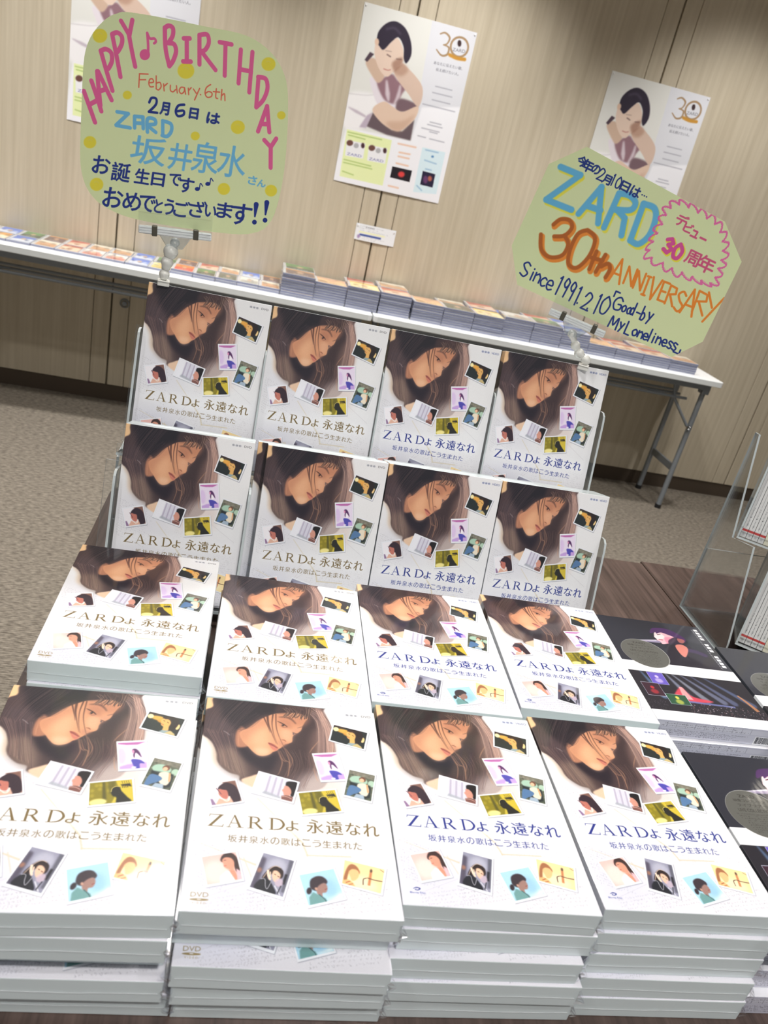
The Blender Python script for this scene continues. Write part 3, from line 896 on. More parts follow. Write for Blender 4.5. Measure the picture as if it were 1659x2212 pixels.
    for x0, y0, x1, y1 in ((1040, 1535, 1170, 1565), (1030, 1640, 1150, 1680), (1040, 1730, 1100, 1745), (950, 1900, 1000, 1950)):
        c.stroke([(x0, y0), (x1, y1)], 12, (140, 180, 214), .8, 1.5)
    c.ell(1112, 1605, 14, 12, (90, 140, 190), 1, 1)
    c.poly([(1012, 1750), (1142, 1786), (1112, 1922), (985, 1890)], (40, 34, 62))
    c.ell(1085, 1830, 22, 28, (200, 110, 90), .9, 3)
    c.ell(1040, 1840, 24, 40, (120, 70, 120), .8, 4)
    return c


# ---------------------------------------------------------------- hand-lettered signs
S3R = ((140, 20, 640, 540), 1659)
S4R = ((1090, 310, 1620, 780), 1659)
S5R = ((130, 0, 450, 270), 1659)
SIGN1 = [(450, 20), (700, 60), (1000, 122), (1250, 172), (1400, 242), (1520, 362), (1588, 520), (1600, 720), (1588, 1000), (1558, 1250), (1502, 1470), (1425, 1575),
         (1300, 1612), (1150, 1606), (1000, 1588), (750, 1552), (500, 1502), (350, 1450), (230, 1375), (150, 1265), (112, 1110), (112, 900), (120, 700),
         (130, 450), (150, 290), (205, 165), (300, 65), (375, 30)]
SIGN2 = [(557, 22), (1490, 528), (1603, 800), (1340, 1340), (1130, 1444), (85, 955), (48, 690), (300, 138)]
CARD = (224, 235, 182)


def paint_sign1(c, corners):
    pk, nv, lb, rd, yl = (232, 98, 156), (24, 46, 134), (112, 186, 228), (226, 108, 80), (236, 220, 60)
    c.use(corners, *S3R)
    for x, y, r in ((252, 190, 52), (868, 440, 60), (1460, 393, 50), (448, 615, 32), (1552, 760, 30), (1240, 845, 50), (935, 908, 32), (180, 953, 45), (228, 1255, 48), (1140, 1288, 44), (1478, 1300, 43)):
        c.ell(x, y, r, r * .97, yl, .95, .8)
        c.stroke([(x - r * .3, y - r * .3), (x, y - r * .42), (x + r * .3, y - r * .2)], r * .12, (228, 218, 110), .7)
    c.use(corners, *S5R)
    for p in ([(265, 1020), (330, 1200), (390, 1370)], [(350, 905), (410, 1080), (460, 1245)], [(330, 1170), (440, 1110)], [(415, 800), (430, 980), (450, 1180)], [(425, 800), (500, 960), (575, 1120)], [(445, 1020), (510, 1000)],
              [(455, 570), (520, 800), (585, 1015)], [(455, 570), (510, 550), (570, 590), (580, 680), (545, 760), (515, 780)], [(582, 385), (630, 620), (675, 860)], [(585, 382), (640, 365), (690, 410), (690, 490), (650, 570), (622, 590)],
              [(682, 235), (775, 395)], [(808, 225), (775, 395)], [(770, 390), (805, 580), (840, 745)], [(1172, 312), (1180, 540), (1222, 740)], [(1172, 312), (1215, 288), (1262, 315), (1260, 400), (1212, 482)],
              [(1212, 482), (1275, 495), (1298, 575), (1265, 680), (1222, 740)], [(1418, 430), (1418, 690)], [(1385, 430), (1450, 430)], [(1378, 688), (1462, 690)]):
        c.stroke(p, 50, pk, 1, .3)
    c.stroke([(975, 370), (985, 500), (985, 620)], 30, pk)
    c.stroke([(975, 370), (1005, 430), (1055, 432), (1072, 465), (1052, 485)], 28, pk)
    c.ell(948, 612, 58, 62, pk)
    c.use(corners, *S3R)
    for p in ([(965, 190), (965, 395)], [(965, 185), (1020, 182), (1032, 240), (1005, 292), (970, 302)], [(978, 300), (1030, 370), (1080, 435)], [(1110, 236), (1195, 252)], [(1152, 252), (1146, 475)],
              [(1262, 290), (1245, 530)], [(1345, 308), (1322, 595)], [(1255, 430), (1335, 446)], [(1388, 490), (1372, 700)], [(1386, 486), (1440, 500), (1452, 570), (1422, 650), (1372, 702)],
              [(1450, 695), (1385, 875)], [(1450, 695), (1466, 880)], [(1412, 822), (1460, 824)], [(1430, 938), (1476, 988)], [(1515, 928), (1476, 988)], [(1476, 988), (1475, 1135)]):
        c.stroke(p, 31, pk, 1, .3)
    for p in ([(535, 465), (530, 560)], [(535, 463), (597, 465)], [(535, 505), (580, 505)], [(603, 527), (635, 522), (628, 500), (610, 502), (602, 530), (612, 555), (635, 555)], [(655, 478), (655, 570)],
              [(655, 530), (682, 525), (690, 555), (672, 578), (655, 570)], [(708, 535), (712, 585)], [(712, 552), (735, 532)], [(757, 545), (757, 580), (775, 592), (795, 575)], [(800, 548), (806, 600)],
              [(858, 562), (832, 560), (820, 585), (835, 605), (855, 590), (858, 562)], [(858, 562), (866, 608)], [(885, 566), (888, 612)], [(888, 582), (906, 562)], [(922, 572), (942, 602)], [(966, 568), (930, 650)],
              [(972, 611), (974, 613)], [(1045, 540), (1015, 562), (1005, 600), (1020, 630), (1050, 625), (1054, 600), (1030, 590), (1010, 602)], [(1086, 570), (1082, 630), (1096, 640)], [(1064, 590), (1110, 594)],
              [(1126, 575), (1120, 650)], [(1122, 622), (1144, 606), (1148, 655)]):
        c.stroke(p, 9, rd)
    r = .15
    for p in ([(605, 668), (622, 636), (655, 642), (652, 684), (602, 735)], [(602, 735), (662, 742)], [(856, 684), (815, 690), (795, 730), (810, 765), (850, 757), (850, 727), (800, 732)]):
        c.stroke(p, 17, nv)
    c.text('月', 717, 712, 62, 88, nv, r, bold=3)
    c.text('日', 925, 748, 60, 74, nv, r, bold=3)
    c.text('は', 1065, 782, 92, 76, nv, r, bold=3)
    for p in ([(375, 735), (455, 748)], [(455, 748), (368, 830)], [(368, 832), (468, 850)], [(500, 850), (500, 768), (560, 772), (562, 855)], [(505, 815), (560, 818)], [(592, 880), (592, 788), (642, 788), (648, 822), (597, 832), (652, 882)],
              [(702, 800), (702, 905)], [(702, 800), (760, 822), (764, 872), (735, 910), (698, 905)]):
        c.stroke(p, 26, lb, 1, .3, sm=len(p) > 4)
    for ch, x, y, w_, h_ in (('坂', 600, 1015, 250, 195), ('井', 828, 1060, 165, 190), ('泉', 1010, 1065, 190, 220), ('水', 1200, 1092, 200, 225), ('さ', 1345, 1226, 62, 60), ('ん', 1410, 1248, 58, 50)):
        c.text(ch, x, y, w_, h_, lb, r, bold=2)
    for ch, x, y, s in (('お', 262, 1115, 125), ('誕', 402, 1168, 132), ('生', 555, 1198, 105), ('日', 668, 1220, 92), ('で', 790, 1222, 84), ('す', 872, 1262, 104), ('お', 345, 1350, 140), ('め', 482, 1378, 128), ('で', 590, 1392, 115),
                        ('と', 672, 1412, 92), ('う', 748, 1418, 110), ('ご', 838, 1432, 112), ('ざ', 952, 1432, 118), ('い', 1045, 1448, 80), ('ま', 1145, 1442, 110), ('す', 1262, 1470, 150)):
        c.text(ch, x, y, s * (.62 if ch in 'とう' else 1), s, nv, r, bold=2)
    for x, y in ((950, 1288), (1025, 1252)):
        c.ell(x, y, 18, 14, nv)
        c.stroke([(x + 15, y), (x + 22, y - 40), (x + 38, y - 20)], 7, nv)
    for x, y in ((1372, 1400), (1448, 1386)):
        c.stroke([(x, y), (x - 10, y + 85)], (36, 12), nv)
        c.ell(x - 13, y + 126, 17, 17, nv)


def paint_sign2(c, corners):
    pk, nv, lb, og, bn, yl = (234, 104, 172), (26, 50, 132), (104, 186, 228), (240, 140, 46), (184, 100, 38), (238, 230, 70)
    c.use(corners, *S4R)
    zard = [[(378, 158), (512, 214)], [(512, 214), (282, 378)], [(282, 380), (452, 448)], [(655, 295), (500, 475)], [(655, 295), (632, 540)], [(560, 422), (648, 452)], [(775, 338), (672, 568)],
            [(775, 338), (845, 352), (885, 402), (850, 450), (735, 445)], [(762, 450), (812, 505), (790, 622)], [(940, 408), (850, 655)], [(940, 408), (1010, 435), (1022, 505), (978, 620), (905, 680), (850, 655)]]
    for p in zard:
        c.stroke(np.array(p) + (8, 18), 42, yl, .9, .8, sm=len(p) > 3)
    for p in zard:
        c.stroke(p, 42, lb, 1, .4, sm=len(p) > 3)
    th = [[(330, 548), (380, 512), (440, 520), (455, 570), (405, 622), (335, 628)], [(405, 622), (430, 680), (390, 755), (305, 768), (248, 715), (245, 615)],
          [(560, 585), (612, 640), (575, 755), (492, 838), (432, 815), (442, 720), (495, 612), (560, 585)], [(622, 730), (572, 850)], [(588, 772), (662, 792)], [(682, 752), (615, 868)], [(652, 832), (700, 812), (712, 850), (682, 905)]]
    for p in th:
        c.stroke(np.array(p) + (8, 14), 40, og, .95, .8)
    for p in th:
        c.stroke(p, 27, bn, 1, .6)
    for ch, x, y, w_, h_ in (('A', 768, 860, 75, 165), ('N', 850, 898, 58, 120), ('N', 912, 928, 52, 120), ('I', 958, 962, 30, 130), ('V', 1012, 985, 62, 150), ('E', 1076, 1002, 42, 130), ('R', 1130, 1030, 55, 130), ('S', 1188, 1068, 55, 140),
                             ('A', 1255, 1072, 85, 180), ('R', 1328, 1080, 75, 150), ('Y', 1398, 1120, 110, 200)):
        c.hand(ch, x, y, w_, h_, 15, og, .36)
    for ch, x, y, s in (('今', 525, 122, 66), ('年', 562, 150, 74), ('の', 618, 176, 56), ('月', 692, 244, 58), ('日', 815, 292, 60), ('は', 885, 328, 66)):
        c.text(ch, x, y, s, s * 1.1, nv, .46, bold=2)
    for ch, x, y, w_, h_ in (('2', 655, 208, 40, 82), ('1', 735, 246, 20, 80), ('0', 772, 264, 34, 78)):
        c.hand(ch, x, y, w_, h_, 9, nv, .42)
    for x, y in ((930, 347), (945, 354), (960, 361)):
        c.ell(x, y, 5, 5, nv)
    for ch, x, y, w_, h_ in (('S', 142, 850, 50, 100), ('i', 188, 885, 20, 80), ('n', 222, 908, 38, 60), ('c', 262, 935, 36, 60), ('e', 305, 958, 40, 66), ('1', 370, 960, 44, 130), ('9', 412, 975, 38, 128), ('9', 455, 1000, 38, 130),
                             ('1', 497, 1030, 40, 130), ('.', 512, 1030, 10, 110), ('2', 560, 1066, 52, 120), ('.', 582, 1064, 10, 120), ('1', 630, 1085, 34, 140), ('0', 682, 1092, 58, 125), ('[', 760, 1022, 30, 38),
                             ('G', 768, 1082, 56, 90), ('o', 808, 1116, 26, 44), ('o', 842, 1130, 26, 44), ('d', 870, 1116, 26, 86), ('-', 905, 1146, 24, 10), ('b', 942, 1150, 24, 94), ('y', 978, 1184, 30, 78),
                             ('M', 738, 1212, 56, 80), ('y', 786, 1244, 28, 66), ('L', 838, 1250, 32, 86), ('o', 880, 1278, 32, 44), ('n', 918, 1292, 30, 44), ('e', 952, 1306, 30, 44), ('l', 984, 1296, 10, 84), ('i', 1008, 1316, 10, 64),
                             ('n', 1042, 1332, 30, 46), ('e', 1080, 1348, 30, 46), ('s', 1118, 1362, 28, 50), ('s', 1150, 1374, 28, 52), (']', 1165, 1402, 40, 30)):
        c.hand(ch, x, y, w_, h_, 11, nv, .42)
    # ruffled badge
    ring = spline([(1170, 400), (1260, 428), (1350, 478), (1430, 530), (1478, 610), (1492, 700), (1482, 790), (1452, 870), (1420, 950), (1340, 940), (1250, 905), (1150, 872), (1060, 822), (965, 770), (982, 690), (1015, 610), (1060, 520), (1095, 440)], True, 12)
    m = ring.mean(0)
    n = len(ring)
    pts = []
    for i in range(n * 3):
        t = i / (n * 3)
        b = ring[int(t * n) % n]
        d = (b - m) / np.hypot(*(b - m))
        ph = t * 2 * np.pi * 24
        tg = np.array([-d[1], d[0]])
        pts.append(b + d * (abs(math.sin(ph / 2)) * 42 - 18) + tg * 8 * math.cos(ph))
    c.stroke(pts, 10, pk, .95, .3, sm=False)
    c.stroke([p + (6, -7) for p in pts[::2]], 4, pk, .6, .3, sm=False)
    for ch, x, y, s in (('デ', 1200, 522, 80), ('ビ', 1243, 572, 62), ('ュ', 1285, 612, 50), ('ー', 1342, 645, 46), ('周', 1272, 775, 98), ('年', 1366, 818, 112)):
        c.text(ch, x, y, s, s if ch != 'ー' else 10, (214, 86, 130), .45, bold=2)
    for ch, x, y in (('3', 1110, 690), ('0', 1172, 728)):
        c.hand(ch, x + 4, y + 8, 56, 100, 36, yl, .4)
    for ch, x, y in (('3', 1110, 690), ('0', 1172, 728)):
        c.hand(ch, x, y, 56, 100, 26, (222, 84, 158), .4)


# ================================================================ materials


def s2l(c):
    return tuple(((x / 255.0) / 12.92 if x <= 10 else ((x / 255.0 + .055) / 1.055) ** 2.4) for x in c) + (1.0,)


class NT:
    def __init__(self, name):
        self.m = bpy.data.materials.new(name)
        self.m.use_nodes = True
        self.t = self.m.node_tree
        self.b = self.t.nodes['Principled BSDF']

    def n(self, kind, **kw):
        x = self.t.nodes.new(kind)
        for k, v in kw.items():
            if k.startswith('i_'):
                x.inputs[k[2:].replace('_', ' ')].default_value = v
            else:
                setattr(x, k, v)
        return x

    def l(self, a, b):
        self.t.links.new(a, b)


def mat(name, col, rough=.5, metal=0.0, coat=0.0, spec=.5, emit=None, bump=None, alpha=None):
    k = NT(name)
    b = k.b
    b.inputs['Base Color'].default_value = s2l(col)
    b.inputs['Roughness'].default_value = rough
    b.inputs['Metallic'].default_value = metal
    b.inputs['Coat Weight'].default_value = coat
    b.inputs['Coat Roughness'].default_value = .08
    b.inputs['Specular IOR Level'].default_value = spec
    if emit:
        b.inputs['Emission Color'].default_value = s2l(col)
        b.inputs['Emission Strength'].default_value = emit
    tc = k.n('ShaderNodeTexCoord')
    no = k.n('ShaderNodeTexNoise', i_Scale=(bump or (60, 0))[0], i_Detail=3.0)
    k.l(tc.outputs['Object'], no.inputs['Vector'])
    if bump:
        bu = k.n('ShaderNodeBump', i_Strength=bump[1], i_Distance=bump[2])
        k.l(no.outputs['Fac'], bu.inputs['Height'])
        k.l(bu.outputs['Normal'], b.inputs['Normal'])
    else:
        # faint mottling so no surface is perfectly even
        mx = k.n('ShaderNodeMix', data_type='RGBA')
        mx.inputs['Factor'].default_value = .5
        c = s2l(col)
        mx.inputs[6].default_value = c
        mx.inputs[7].default_value = tuple(min(1, x * .94) for x in c[:3]) + (1,)
        k.l(no.outputs['Fac'], mx.inputs['Factor'])
        k.l(mx.outputs[2], b.inputs['Base Color'])
    return k.m


def film_bump(k, strength=.08, scale=16.0):
    """uneven shrink film over print"""
    tc = k.n('ShaderNodeTexCoord')
    no = k.n('ShaderNodeTexNoise', i_Scale=scale, i_Detail=4.0, i_Roughness=.55)
    mp = k.n('ShaderNodeMapping')
    mp.inputs['Scale'].default_value = (1, .35, 1)
    k.l(tc.outputs['Object'], mp.inputs['Vector'])
    k.l(mp.outputs['Vector'], no.inputs['Vector'])
    bu = k.n('ShaderNodeBump', i_Strength=strength, i_Distance=.004)
    k.l(no.outputs['Fac'], bu.inputs['Height'])
    k.l(bu.outputs['Normal'], k.b.inputs['Coat Normal'])


def printed(name, image, rough=.45, coat=1.0, coat_rough=.065, film=.07, scale=16.0, bright=1.0):
    k = NT(name)
    tx = k.n('ShaderNodeTexImage', image=image)
    tx.interpolation = 'Cubic'
    k.l(tx.outputs['Color'], k.b.inputs['Base Color'])
    k.b.inputs['Roughness'].default_value = rough
    k.b.inputs['Specular IOR Level'].default_value = .3
    k.b.inputs['Coat Weight'].default_value = coat
    k.b.inputs['Coat Roughness'].default_value = coat_rough
    if film:
        film_bump(k, film, scale)
    return k.m


def clear(name, tint, trans, rough):
    """thin clear plastic: mostly passes light, mirrors a little more at grazing angles"""
    m = bpy.data.materials.new(name)
    m.use_nodes = True
    t = m.node_tree
    t.nodes.clear()
    out = t.nodes.new('ShaderNodeOutputMaterial')
    mix = t.nodes.new('ShaderNodeMixShader')
    tr = t.nodes.new('ShaderNodeBsdfTransparent')
    gl = t.nodes.new('ShaderNodeBsdfGlossy')
    fr = t.nodes.new('ShaderNodeFresnel')
    mp = t.nodes.new('ShaderNodeMapRange')
    tr.inputs[0].default_value = tint
    gl.inputs[0].default_value = (.9, .92, .94, 1)
    gl.inputs['Roughness'].default_value = rough
    fr.inputs['IOR'].default_value = 1.35
    mp.inputs['To Min'].default_value = 1 - trans
    mp.inputs['To Max'].default_value = .5
    t.links.new(fr.outputs['Fac'], mp.inputs['Value'])
    t.links.new(mp.outputs['Result'], mix.inputs[0])
    t.links.new(tr.outputs[0], mix.inputs[1])
    t.links.new(gl.outputs[0], mix.inputs[2])
    t.links.new(mix.outputs[0], out.inputs[0])
    return m


def wood_table():
    k = NT('dark walnut laminate')
    tc = k.n('ShaderNodeTexCoord')
    mp = k.n('ShaderNodeMapping')
    mp.inputs['Scale'].default_value = (46, 1.6, 1)
    no = k.n('ShaderNodeTexNoise', i_Scale=3.2, i_Detail=7.0, i_Roughness=.6)
    k.l(tc.outputs['Object'], mp.inputs['Vector'])
    k.l(mp.outputs['Vector'], no.inputs['Vector'])
    cr = k.n('ShaderNodeValToRGB')
    cr.color_ramp.elements[0].position = .32
    cr.color_ramp.elements[0].color = s2l((58, 45, 41))
    cr.color_ramp.elements[1].position = .7
    cr.color_ramp.elements[1].color = s2l((94, 77, 71))
    k.l(no.outputs['Fac'], cr.inputs['Fac'])
    k.l(cr.outputs['Color'], k.b.inputs['Base Color'])
    k.b.inputs['Roughness'].default_value = .32
    return k.m


def wall_wood():
    k = NT('pale veneer')
    tc = k.n('ShaderNodeTexCoord')
    mp = k.n('ShaderNodeMapping')
    mp.inputs['Scale'].default_value = (26, 26, .7)
    no = k.n('ShaderNodeTexNoise', i_Scale=2.2, i_Detail=8.0, i_Roughness=.62)
    k.l(tc.outputs['Object'], mp.inputs['Vector'])
    k.l(mp.outputs['Vector'], no.inputs['Vector'])
    cr = k.n('ShaderNodeValToRGB')
    cr.color_ramp.elements[0].position = .3
    cr.color_ramp.elements[0].color = s2l((184, 172, 150))
    cr.color_ramp.elements[1].position = .72
    cr.color_ramp.elements[1].color = s2l((204, 193, 172))
    k.l(no.outputs['Fac'], cr.inputs['Fac'])
    k.l(cr.outputs['Color'], k.b.inputs['Base Color'])
    k.b.inputs['Roughness'].default_value = .55
    return k.m


def carpet_mat():
    k = NT('woven carpet')
    tc = k.n('ShaderNodeTexCoord')
    wv = k.n('ShaderNodeTexWave', wave_type='BANDS', bands_direction='Y', i_Scale=38.0, i_Distortion=3.0, i_Detail=2.0)
    wv.inputs['Detail Scale'].default_value = 4.0
    k.l(tc.outputs['Object'], wv.inputs['Vector'])
    no = k.n('ShaderNodeTexNoise', i_Scale=105.0, i_Detail=2.0)
    mp = k.n('ShaderNodeMapping')
    mp.inputs['Scale'].default_value = (.5, 1.3, 1)
    k.l(tc.outputs['Object'], mp.inputs['Vector'])
    k.l(mp.outputs['Vector'], no.inputs['Vector'])
    ad = k.n('ShaderNodeMath', operation='MULTIPLY_ADD')
    k.l(wv.outputs['Fac'], ad.inputs[0])
    ad.inputs[1].default_value = .2
    k.l(no.outputs['Fac'], ad.inputs[2])
    cr = k.n('ShaderNodeValToRGB')
    cr.color_ramp.elements[0].position = .38
    cr.color_ramp.elements[0].color = s2l((82, 76, 69))
    cr.color_ramp.elements[1].position = .85
    cr.color_ramp.elements[1].color = s2l((132, 124, 113))
    k.l(ad.outputs[0], cr.inputs['Fac'])
    k.l(cr.outputs['Color'], k.b.inputs['Base Color'])
    bu = k.n('ShaderNodeBump', i_Strength=.5, i_Distance=.004)
    k.l(ad.outputs[0], bu.inputs['Height'])
    k.l(bu.outputs['Normal'], k.b.inputs['Normal'])
    k.b.inputs['Roughness'].default_value = .95
    k.b.inputs['Specular IOR Level'].default_value = .1
    return k.m


# ================================================================ mesh building
class MB:
    def __init__(self):
        self.v, self.f, self.mi, self.uv = [], [], [], []

    def face(self, pts, mi=0, uv=None):
        b = len(self.v)
        self.v += [tuple(p) for p in pts]
        self.f.append(tuple(range(b, b + len(pts))))
        self.mi.append(mi)
        self.uv.append(uv or [(0, 0)] * len(pts))

    def box(self, lo, hi, mi=0, frame=None, edge_mi=None, thin=None):
        """axis box, optionally in a frame (origin, ex, ey, ez); faces across the thin axis keep mi, its rims take edge_mi"""
        x0, y0, z0 = lo
        x1, y1, z1 = hi
        c = [(x0, y0, z0), (x1, y0, z0), (x1, y1, z0), (x0, y1, z0), (x0, y0, z1), (x1, y0, z1), (x1, y1, z1), (x0, y1, z1)]
        if frame is not None:
            o, ex, ey, ez = [np.array(q, float) for q in frame]
            c = [tuple(o + ex * p[0] + ey * p[1] + ez * p[2]) for p in c]
        fs = (((3, 2, 1, 0), 2), ((4, 5, 6, 7), 2), ((0, 1, 5, 4), 1), ((2, 3, 7, 6), 1), ((1, 2, 6, 5), 0), ((3, 0, 4, 7), 0))
        b = len(self.v)
        self.v += c
        for f, ax in fs:
            self.f.append(tuple(b + i for i in f))
            self.mi.append(mi if (edge_mi is None or ax == thin) else edge_mi)
            self.uv.append([(0, 0), (1, 0), (1, 1), (0, 1)])

    def prism(self, prof, axis_pts, mi=0, edge_mi=None, front_uv=None):
        """profile polygon (list of 3-D points) extruded by a vector"""
        n = len(prof)
        d = np.array(axis_pts, float)
        a = [np.array(p, float) for p in prof]
        self.face(a, mi, front_uv)
        self.face([p + d for p in a][::-1], mi, None)
        for i in range(n):
            j = (i + 1) % n
            self.face([a[j], a[i], a[i] + d, a[j] + d], mi if edge_mi is None else edge_mi)

    def tube(self, a, b, r0, r1=None, seg=12, mi=0, cap=True):
        r1 = r0 if r1 is None else r1
        a, b = Vector(a), Vector(b)
        d = (b - a).normalized()
        t = d.orthogonal().normalized()
        s = d.cross(t)
        base = len(self.v)
        for p, r in ((a, r0), (b, r1)):
            for i in range(seg):
                g = 2 * math.pi * i / seg
                self.v.append(tuple(p + (t * math.cos(g) + s * math.sin(g)) * r))
        for i in range(seg):
            j = (i + 1) % seg
            self.f.append((base + i, base + j, base + seg + j, base + seg + i))
            self.mi.append(mi)
            self.uv.append([(0, 0)] * 4)
        if cap:
            self.f.append(tuple(base + i for i in range(seg))[::-1])
            self.f.append(tuple(base + seg + i for i in range(seg)))
            self.mi += [mi, mi]
            self.uv += [[(0, 0)] * seg] * 2

    def lathe(self, o, axis, prof, seg=16, mi=0):
        """prof: list of (distance along axis, radius)"""
        for (h0, r0), (h1, r1) in zip(prof, prof[1:]):
            o_, ax = Vector(o), Vector(axis).normalized()
            self.tube(o_ + ax * h0, o_ + ax * h1, max(r0, 1e-5), max(r1, 1e-5), seg, mi, cap=False)

    def build(self, name, mats, parent=None, bevel=0.0, smooth=False, seg=2):
        me = bpy.data.meshes.new(name)
        me.from_pydata(self.v, [], self.f)
        for m in (mats if isinstance(mats, (list, tuple)) else [mats]):
            me.materials.append(m)
        ul = me.uv_layers.new(name='UVMap')
        k = 0
        for p, mi, uv in zip(me.polygons, self.mi, self.uv):
            p.material_index = mi
            for c in range(p.loop_total):
                ul.data[p.loop_start + c].uv = uv[c]
        bm = bmesh.new()
        bm.from_mesh(me)
        bmesh.ops.remove_doubles(bm, verts=bm.verts, dist=1e-6)
        bmesh.ops.recalc_face_normals(bm, faces=bm.faces)
        if bevel:
            bmesh.ops.bevel(bm, geom=bm.edges[:], offset=bevel, segments=seg, profile=.5, affect='EDGES', clamp_overlap=True)
        bm.to_mesh(me)
        bm.free()
        if smooth:
            for p in me.polygons:
                p.use_smooth = True
        me.update()
        return link(name, me, parent)


def link(name, me, parent=None):
    o = bpy.data.objects.new(name, me)
    COL.objects.link(o)
    if parent is not None:
        o.parent = parent
    return o


def thing(name, label, cat, loc=(0, 0, 0), rot=(0, 0, 0), group=None):
    o = bpy.data.objects.new(name, None)
    o.empty_display_size = .03
    COL.objects.link(o)
    o.location = loc
    o.rotation_euler = rot
    return tag(o, label, cat, group)


def tag(o, label, cat, group=None):
    o['label'] = label
    o['category'] = cat
    if group:
        o['group'] = group
    return o


def structure(o):
    o['kind'] = 'structure'
    return o


def copy_tree(o, parent=None):
    c = o.copy()
    COL.objects.link(c)
    c.parent = parent
    for ch in list(o.children):
        copy_tree(ch, c)
    return c


M = {
    'paper': mat('white board sleeve', (220, 230, 232), .5, coat=.6, bump=(30, .12, .002)),
    'film': clear('shrink film', (.97, .98, 1, 1), .86, .12),
    'seam': mat('film weld', (236, 240, 244), .25, coat=1, bump=(200, .4, .001)),
    'acr': clear('clear acrylic', (.975, .98, .98, 1), .975, .03),
    'acr_edge': mat('acrylic edge glow', (196, 204, 206), .15, coat=1, spec=.8),  # pale colour stands in for light glowing in the cut edges
    'crys': clear('clear clip plastic', (.9, .92, .92, 1), .72, .05),
    'bar': mat('bright clip bar', (240, 244, 244), .12, coat=1, spec=.8),  # near-white colour stands in for sparkle on the clear bar
    'band': mat('dark spring band', (92, 88, 78), .35, .3),
    'joint': mat('milky plastic', (232, 232, 226), .35, coat=.4, bump=(80, .1, .001)),
    'card_edge': mat('card edge', (232, 232, 196), .6),
    'wood': wood_table(),
    'wood_edge': mat('dark table edge', (62, 46, 38), .5),
    'steel': mat('dark steel tube', (70, 70, 72), .4, .6),
    'wall': wall_wood(),
    'groove': mat('dark reveal', (112, 104, 86), .7),
    'skirt': mat('dark brown skirting', (74, 62, 50), .7),
    'carpet': carpet_mat(),
    'ceil': mat('white ceiling board', (226, 222, 214), .9, bump=(200, .1, .001)),
    'ttop': mat('white melamine', (236, 238, 240), .3),
    'tedge': mat('white table edging', (222, 226, 226), .4),
    'grey': mat('grey powder coated steel', (136, 142, 148), .4, .2),
    'chrome': mat('bright bolt', (222, 224, 228), .15, 1),
    'black': mat('black rubber', (24, 24, 26), .6),
    'lamp': mat('lamp glass', (255, 246, 230), .4, emit=6.0),
    'rim': mat('white lamp ring', (236, 236, 232), .5),
    'case': mat('clear case side', (128, 132, 158), .18, coat=1, spec=.8),
    'case_lt': mat('clear case rim', (214, 218, 226), .12, coat=1, spec=.9),  # pale rim colour also stands in for white glints on the cases
    'poster_back': mat('poster paper', (244, 244, 246), .4),
}

# ================================================================ room shell
WA = 3.2545
WS = 0.02126                       # wall line: y = WA + WS * x
wang = math.atan(WS)


def wally(x):
    return WA + WS * x


fl = MB()
fl.box((-4.5, -3.5, FLOOR - .05), (5.5, 3.8, FLOOR))
structure(fl.build('floor', M['carpet']))
ce = MB()
ce.box((-4.5, -3.5, CEIL), (5.5, 3.8, CEIL + .05))
structure(ce.build('ceiling', M['ceil']))

wf = ((0, WA, 0), (math.cos(wang), math.sin(wang), 0), (-math.sin(wang), math.cos(wang), 0), (0, 0, 1))
wb = MB()
wb.box((-4.4, .016, FLOOR), (5.4, .09, CEIL), frame=wf)
wall = structure(wb.build('wall_back', M['groove']))
for nm, x_ in (('wall_left', -4.45), ('wall_right', 5.40)):
    m = MB()
    m.box((x_, -3.5, FLOOR), (x_ + .05, WA + WS * x_ - .003, CEIL))
    structure(m.build(nm, M['wall']))
# folding wall leaves: wide panel, narrow stile each side of every joint
SEAMS = [-.687 + 1.08 * k for k in range(-3, 6)]
G = .0065
for sx in SEAMS:
    for a, b in ((sx + .075, sx + 1.08 - .075),):
        p = MB()
        p.box((a + .0018, 0, FLOOR + .075), (b - .0018, .018, CEIL), frame=wf)
        p.build('wall_panel', M['wall'], wall, bevel=.0015, seg=1)
    for a, b in ((sx - .075, sx - .003), (sx + .003, sx + .075)):
        p = MB()
        p.box((a + .0008, .0, FLOOR + .075), (b - .0008, .018, CEIL), frame=wf)
        p.build('wall_stile', M['wall'], wall, bevel=.0015, seg=1)
bb = MB()
bb.box((-4.4, .004, FLOOR), (5.4, .017, FLOOR + .074), frame=wf)
structure(bb.build('baseboard_back', M['skirt'], bevel=.001, seg=1))
# round lock in the stile
lk = MB()
lx = -.631
lk.lathe((lx, wally(lx) + .001, -.34), (0, -1, 0), [(0, .021), (.006, .021), (.008, .017), (.008, .011), (.014, .010), (.015, .001)], 20)
tag(lk.build('wall_lock', M['grey'], smooth=False), 'round grey metal lock set in the wall panelling under the white table', 'lock')

# ceiling lamps
names = ['above the middle of the room', 'above the right side of the room', 'above the left side of the room', 'added as fill above the camera side of the wooden tables',
         'behind the camera to the left', 'behind the camera to the right', 'over the left white table', 'over the joint of the white tables', 'over the right end of the white table', 'over the far left of the wall',
         'added above the boxed sets to brighten their tops', 'above the right wooden table', 'added in front of the left white table',
         'added in front of the right white table', 'added beyond the right end of the white tables']
for (lx, ly, lp, la), nm in zip(LAMPS, names):
    t = thing('ceiling_lamp', 'round recessed ceiling lamp ' + nm, 'lamp', (lx, ly, CEIL), group='recessed ceiling lamps')
    r = MB()
    r.lathe((0, 0, 0), (0, 0, -1), [(0, .085), (.008, .082), (.008, .068), (.001, .064)], 24)
    r.build('lamp_ring', M['rim'], t)
    g = MB()
    g.tube((0, 0, -.001), (0, 0, -.004), .064, seg=24)
    g.build('lamp_glass', M['lamp'], t)

# ================================================================ wooden tables
TT = .028


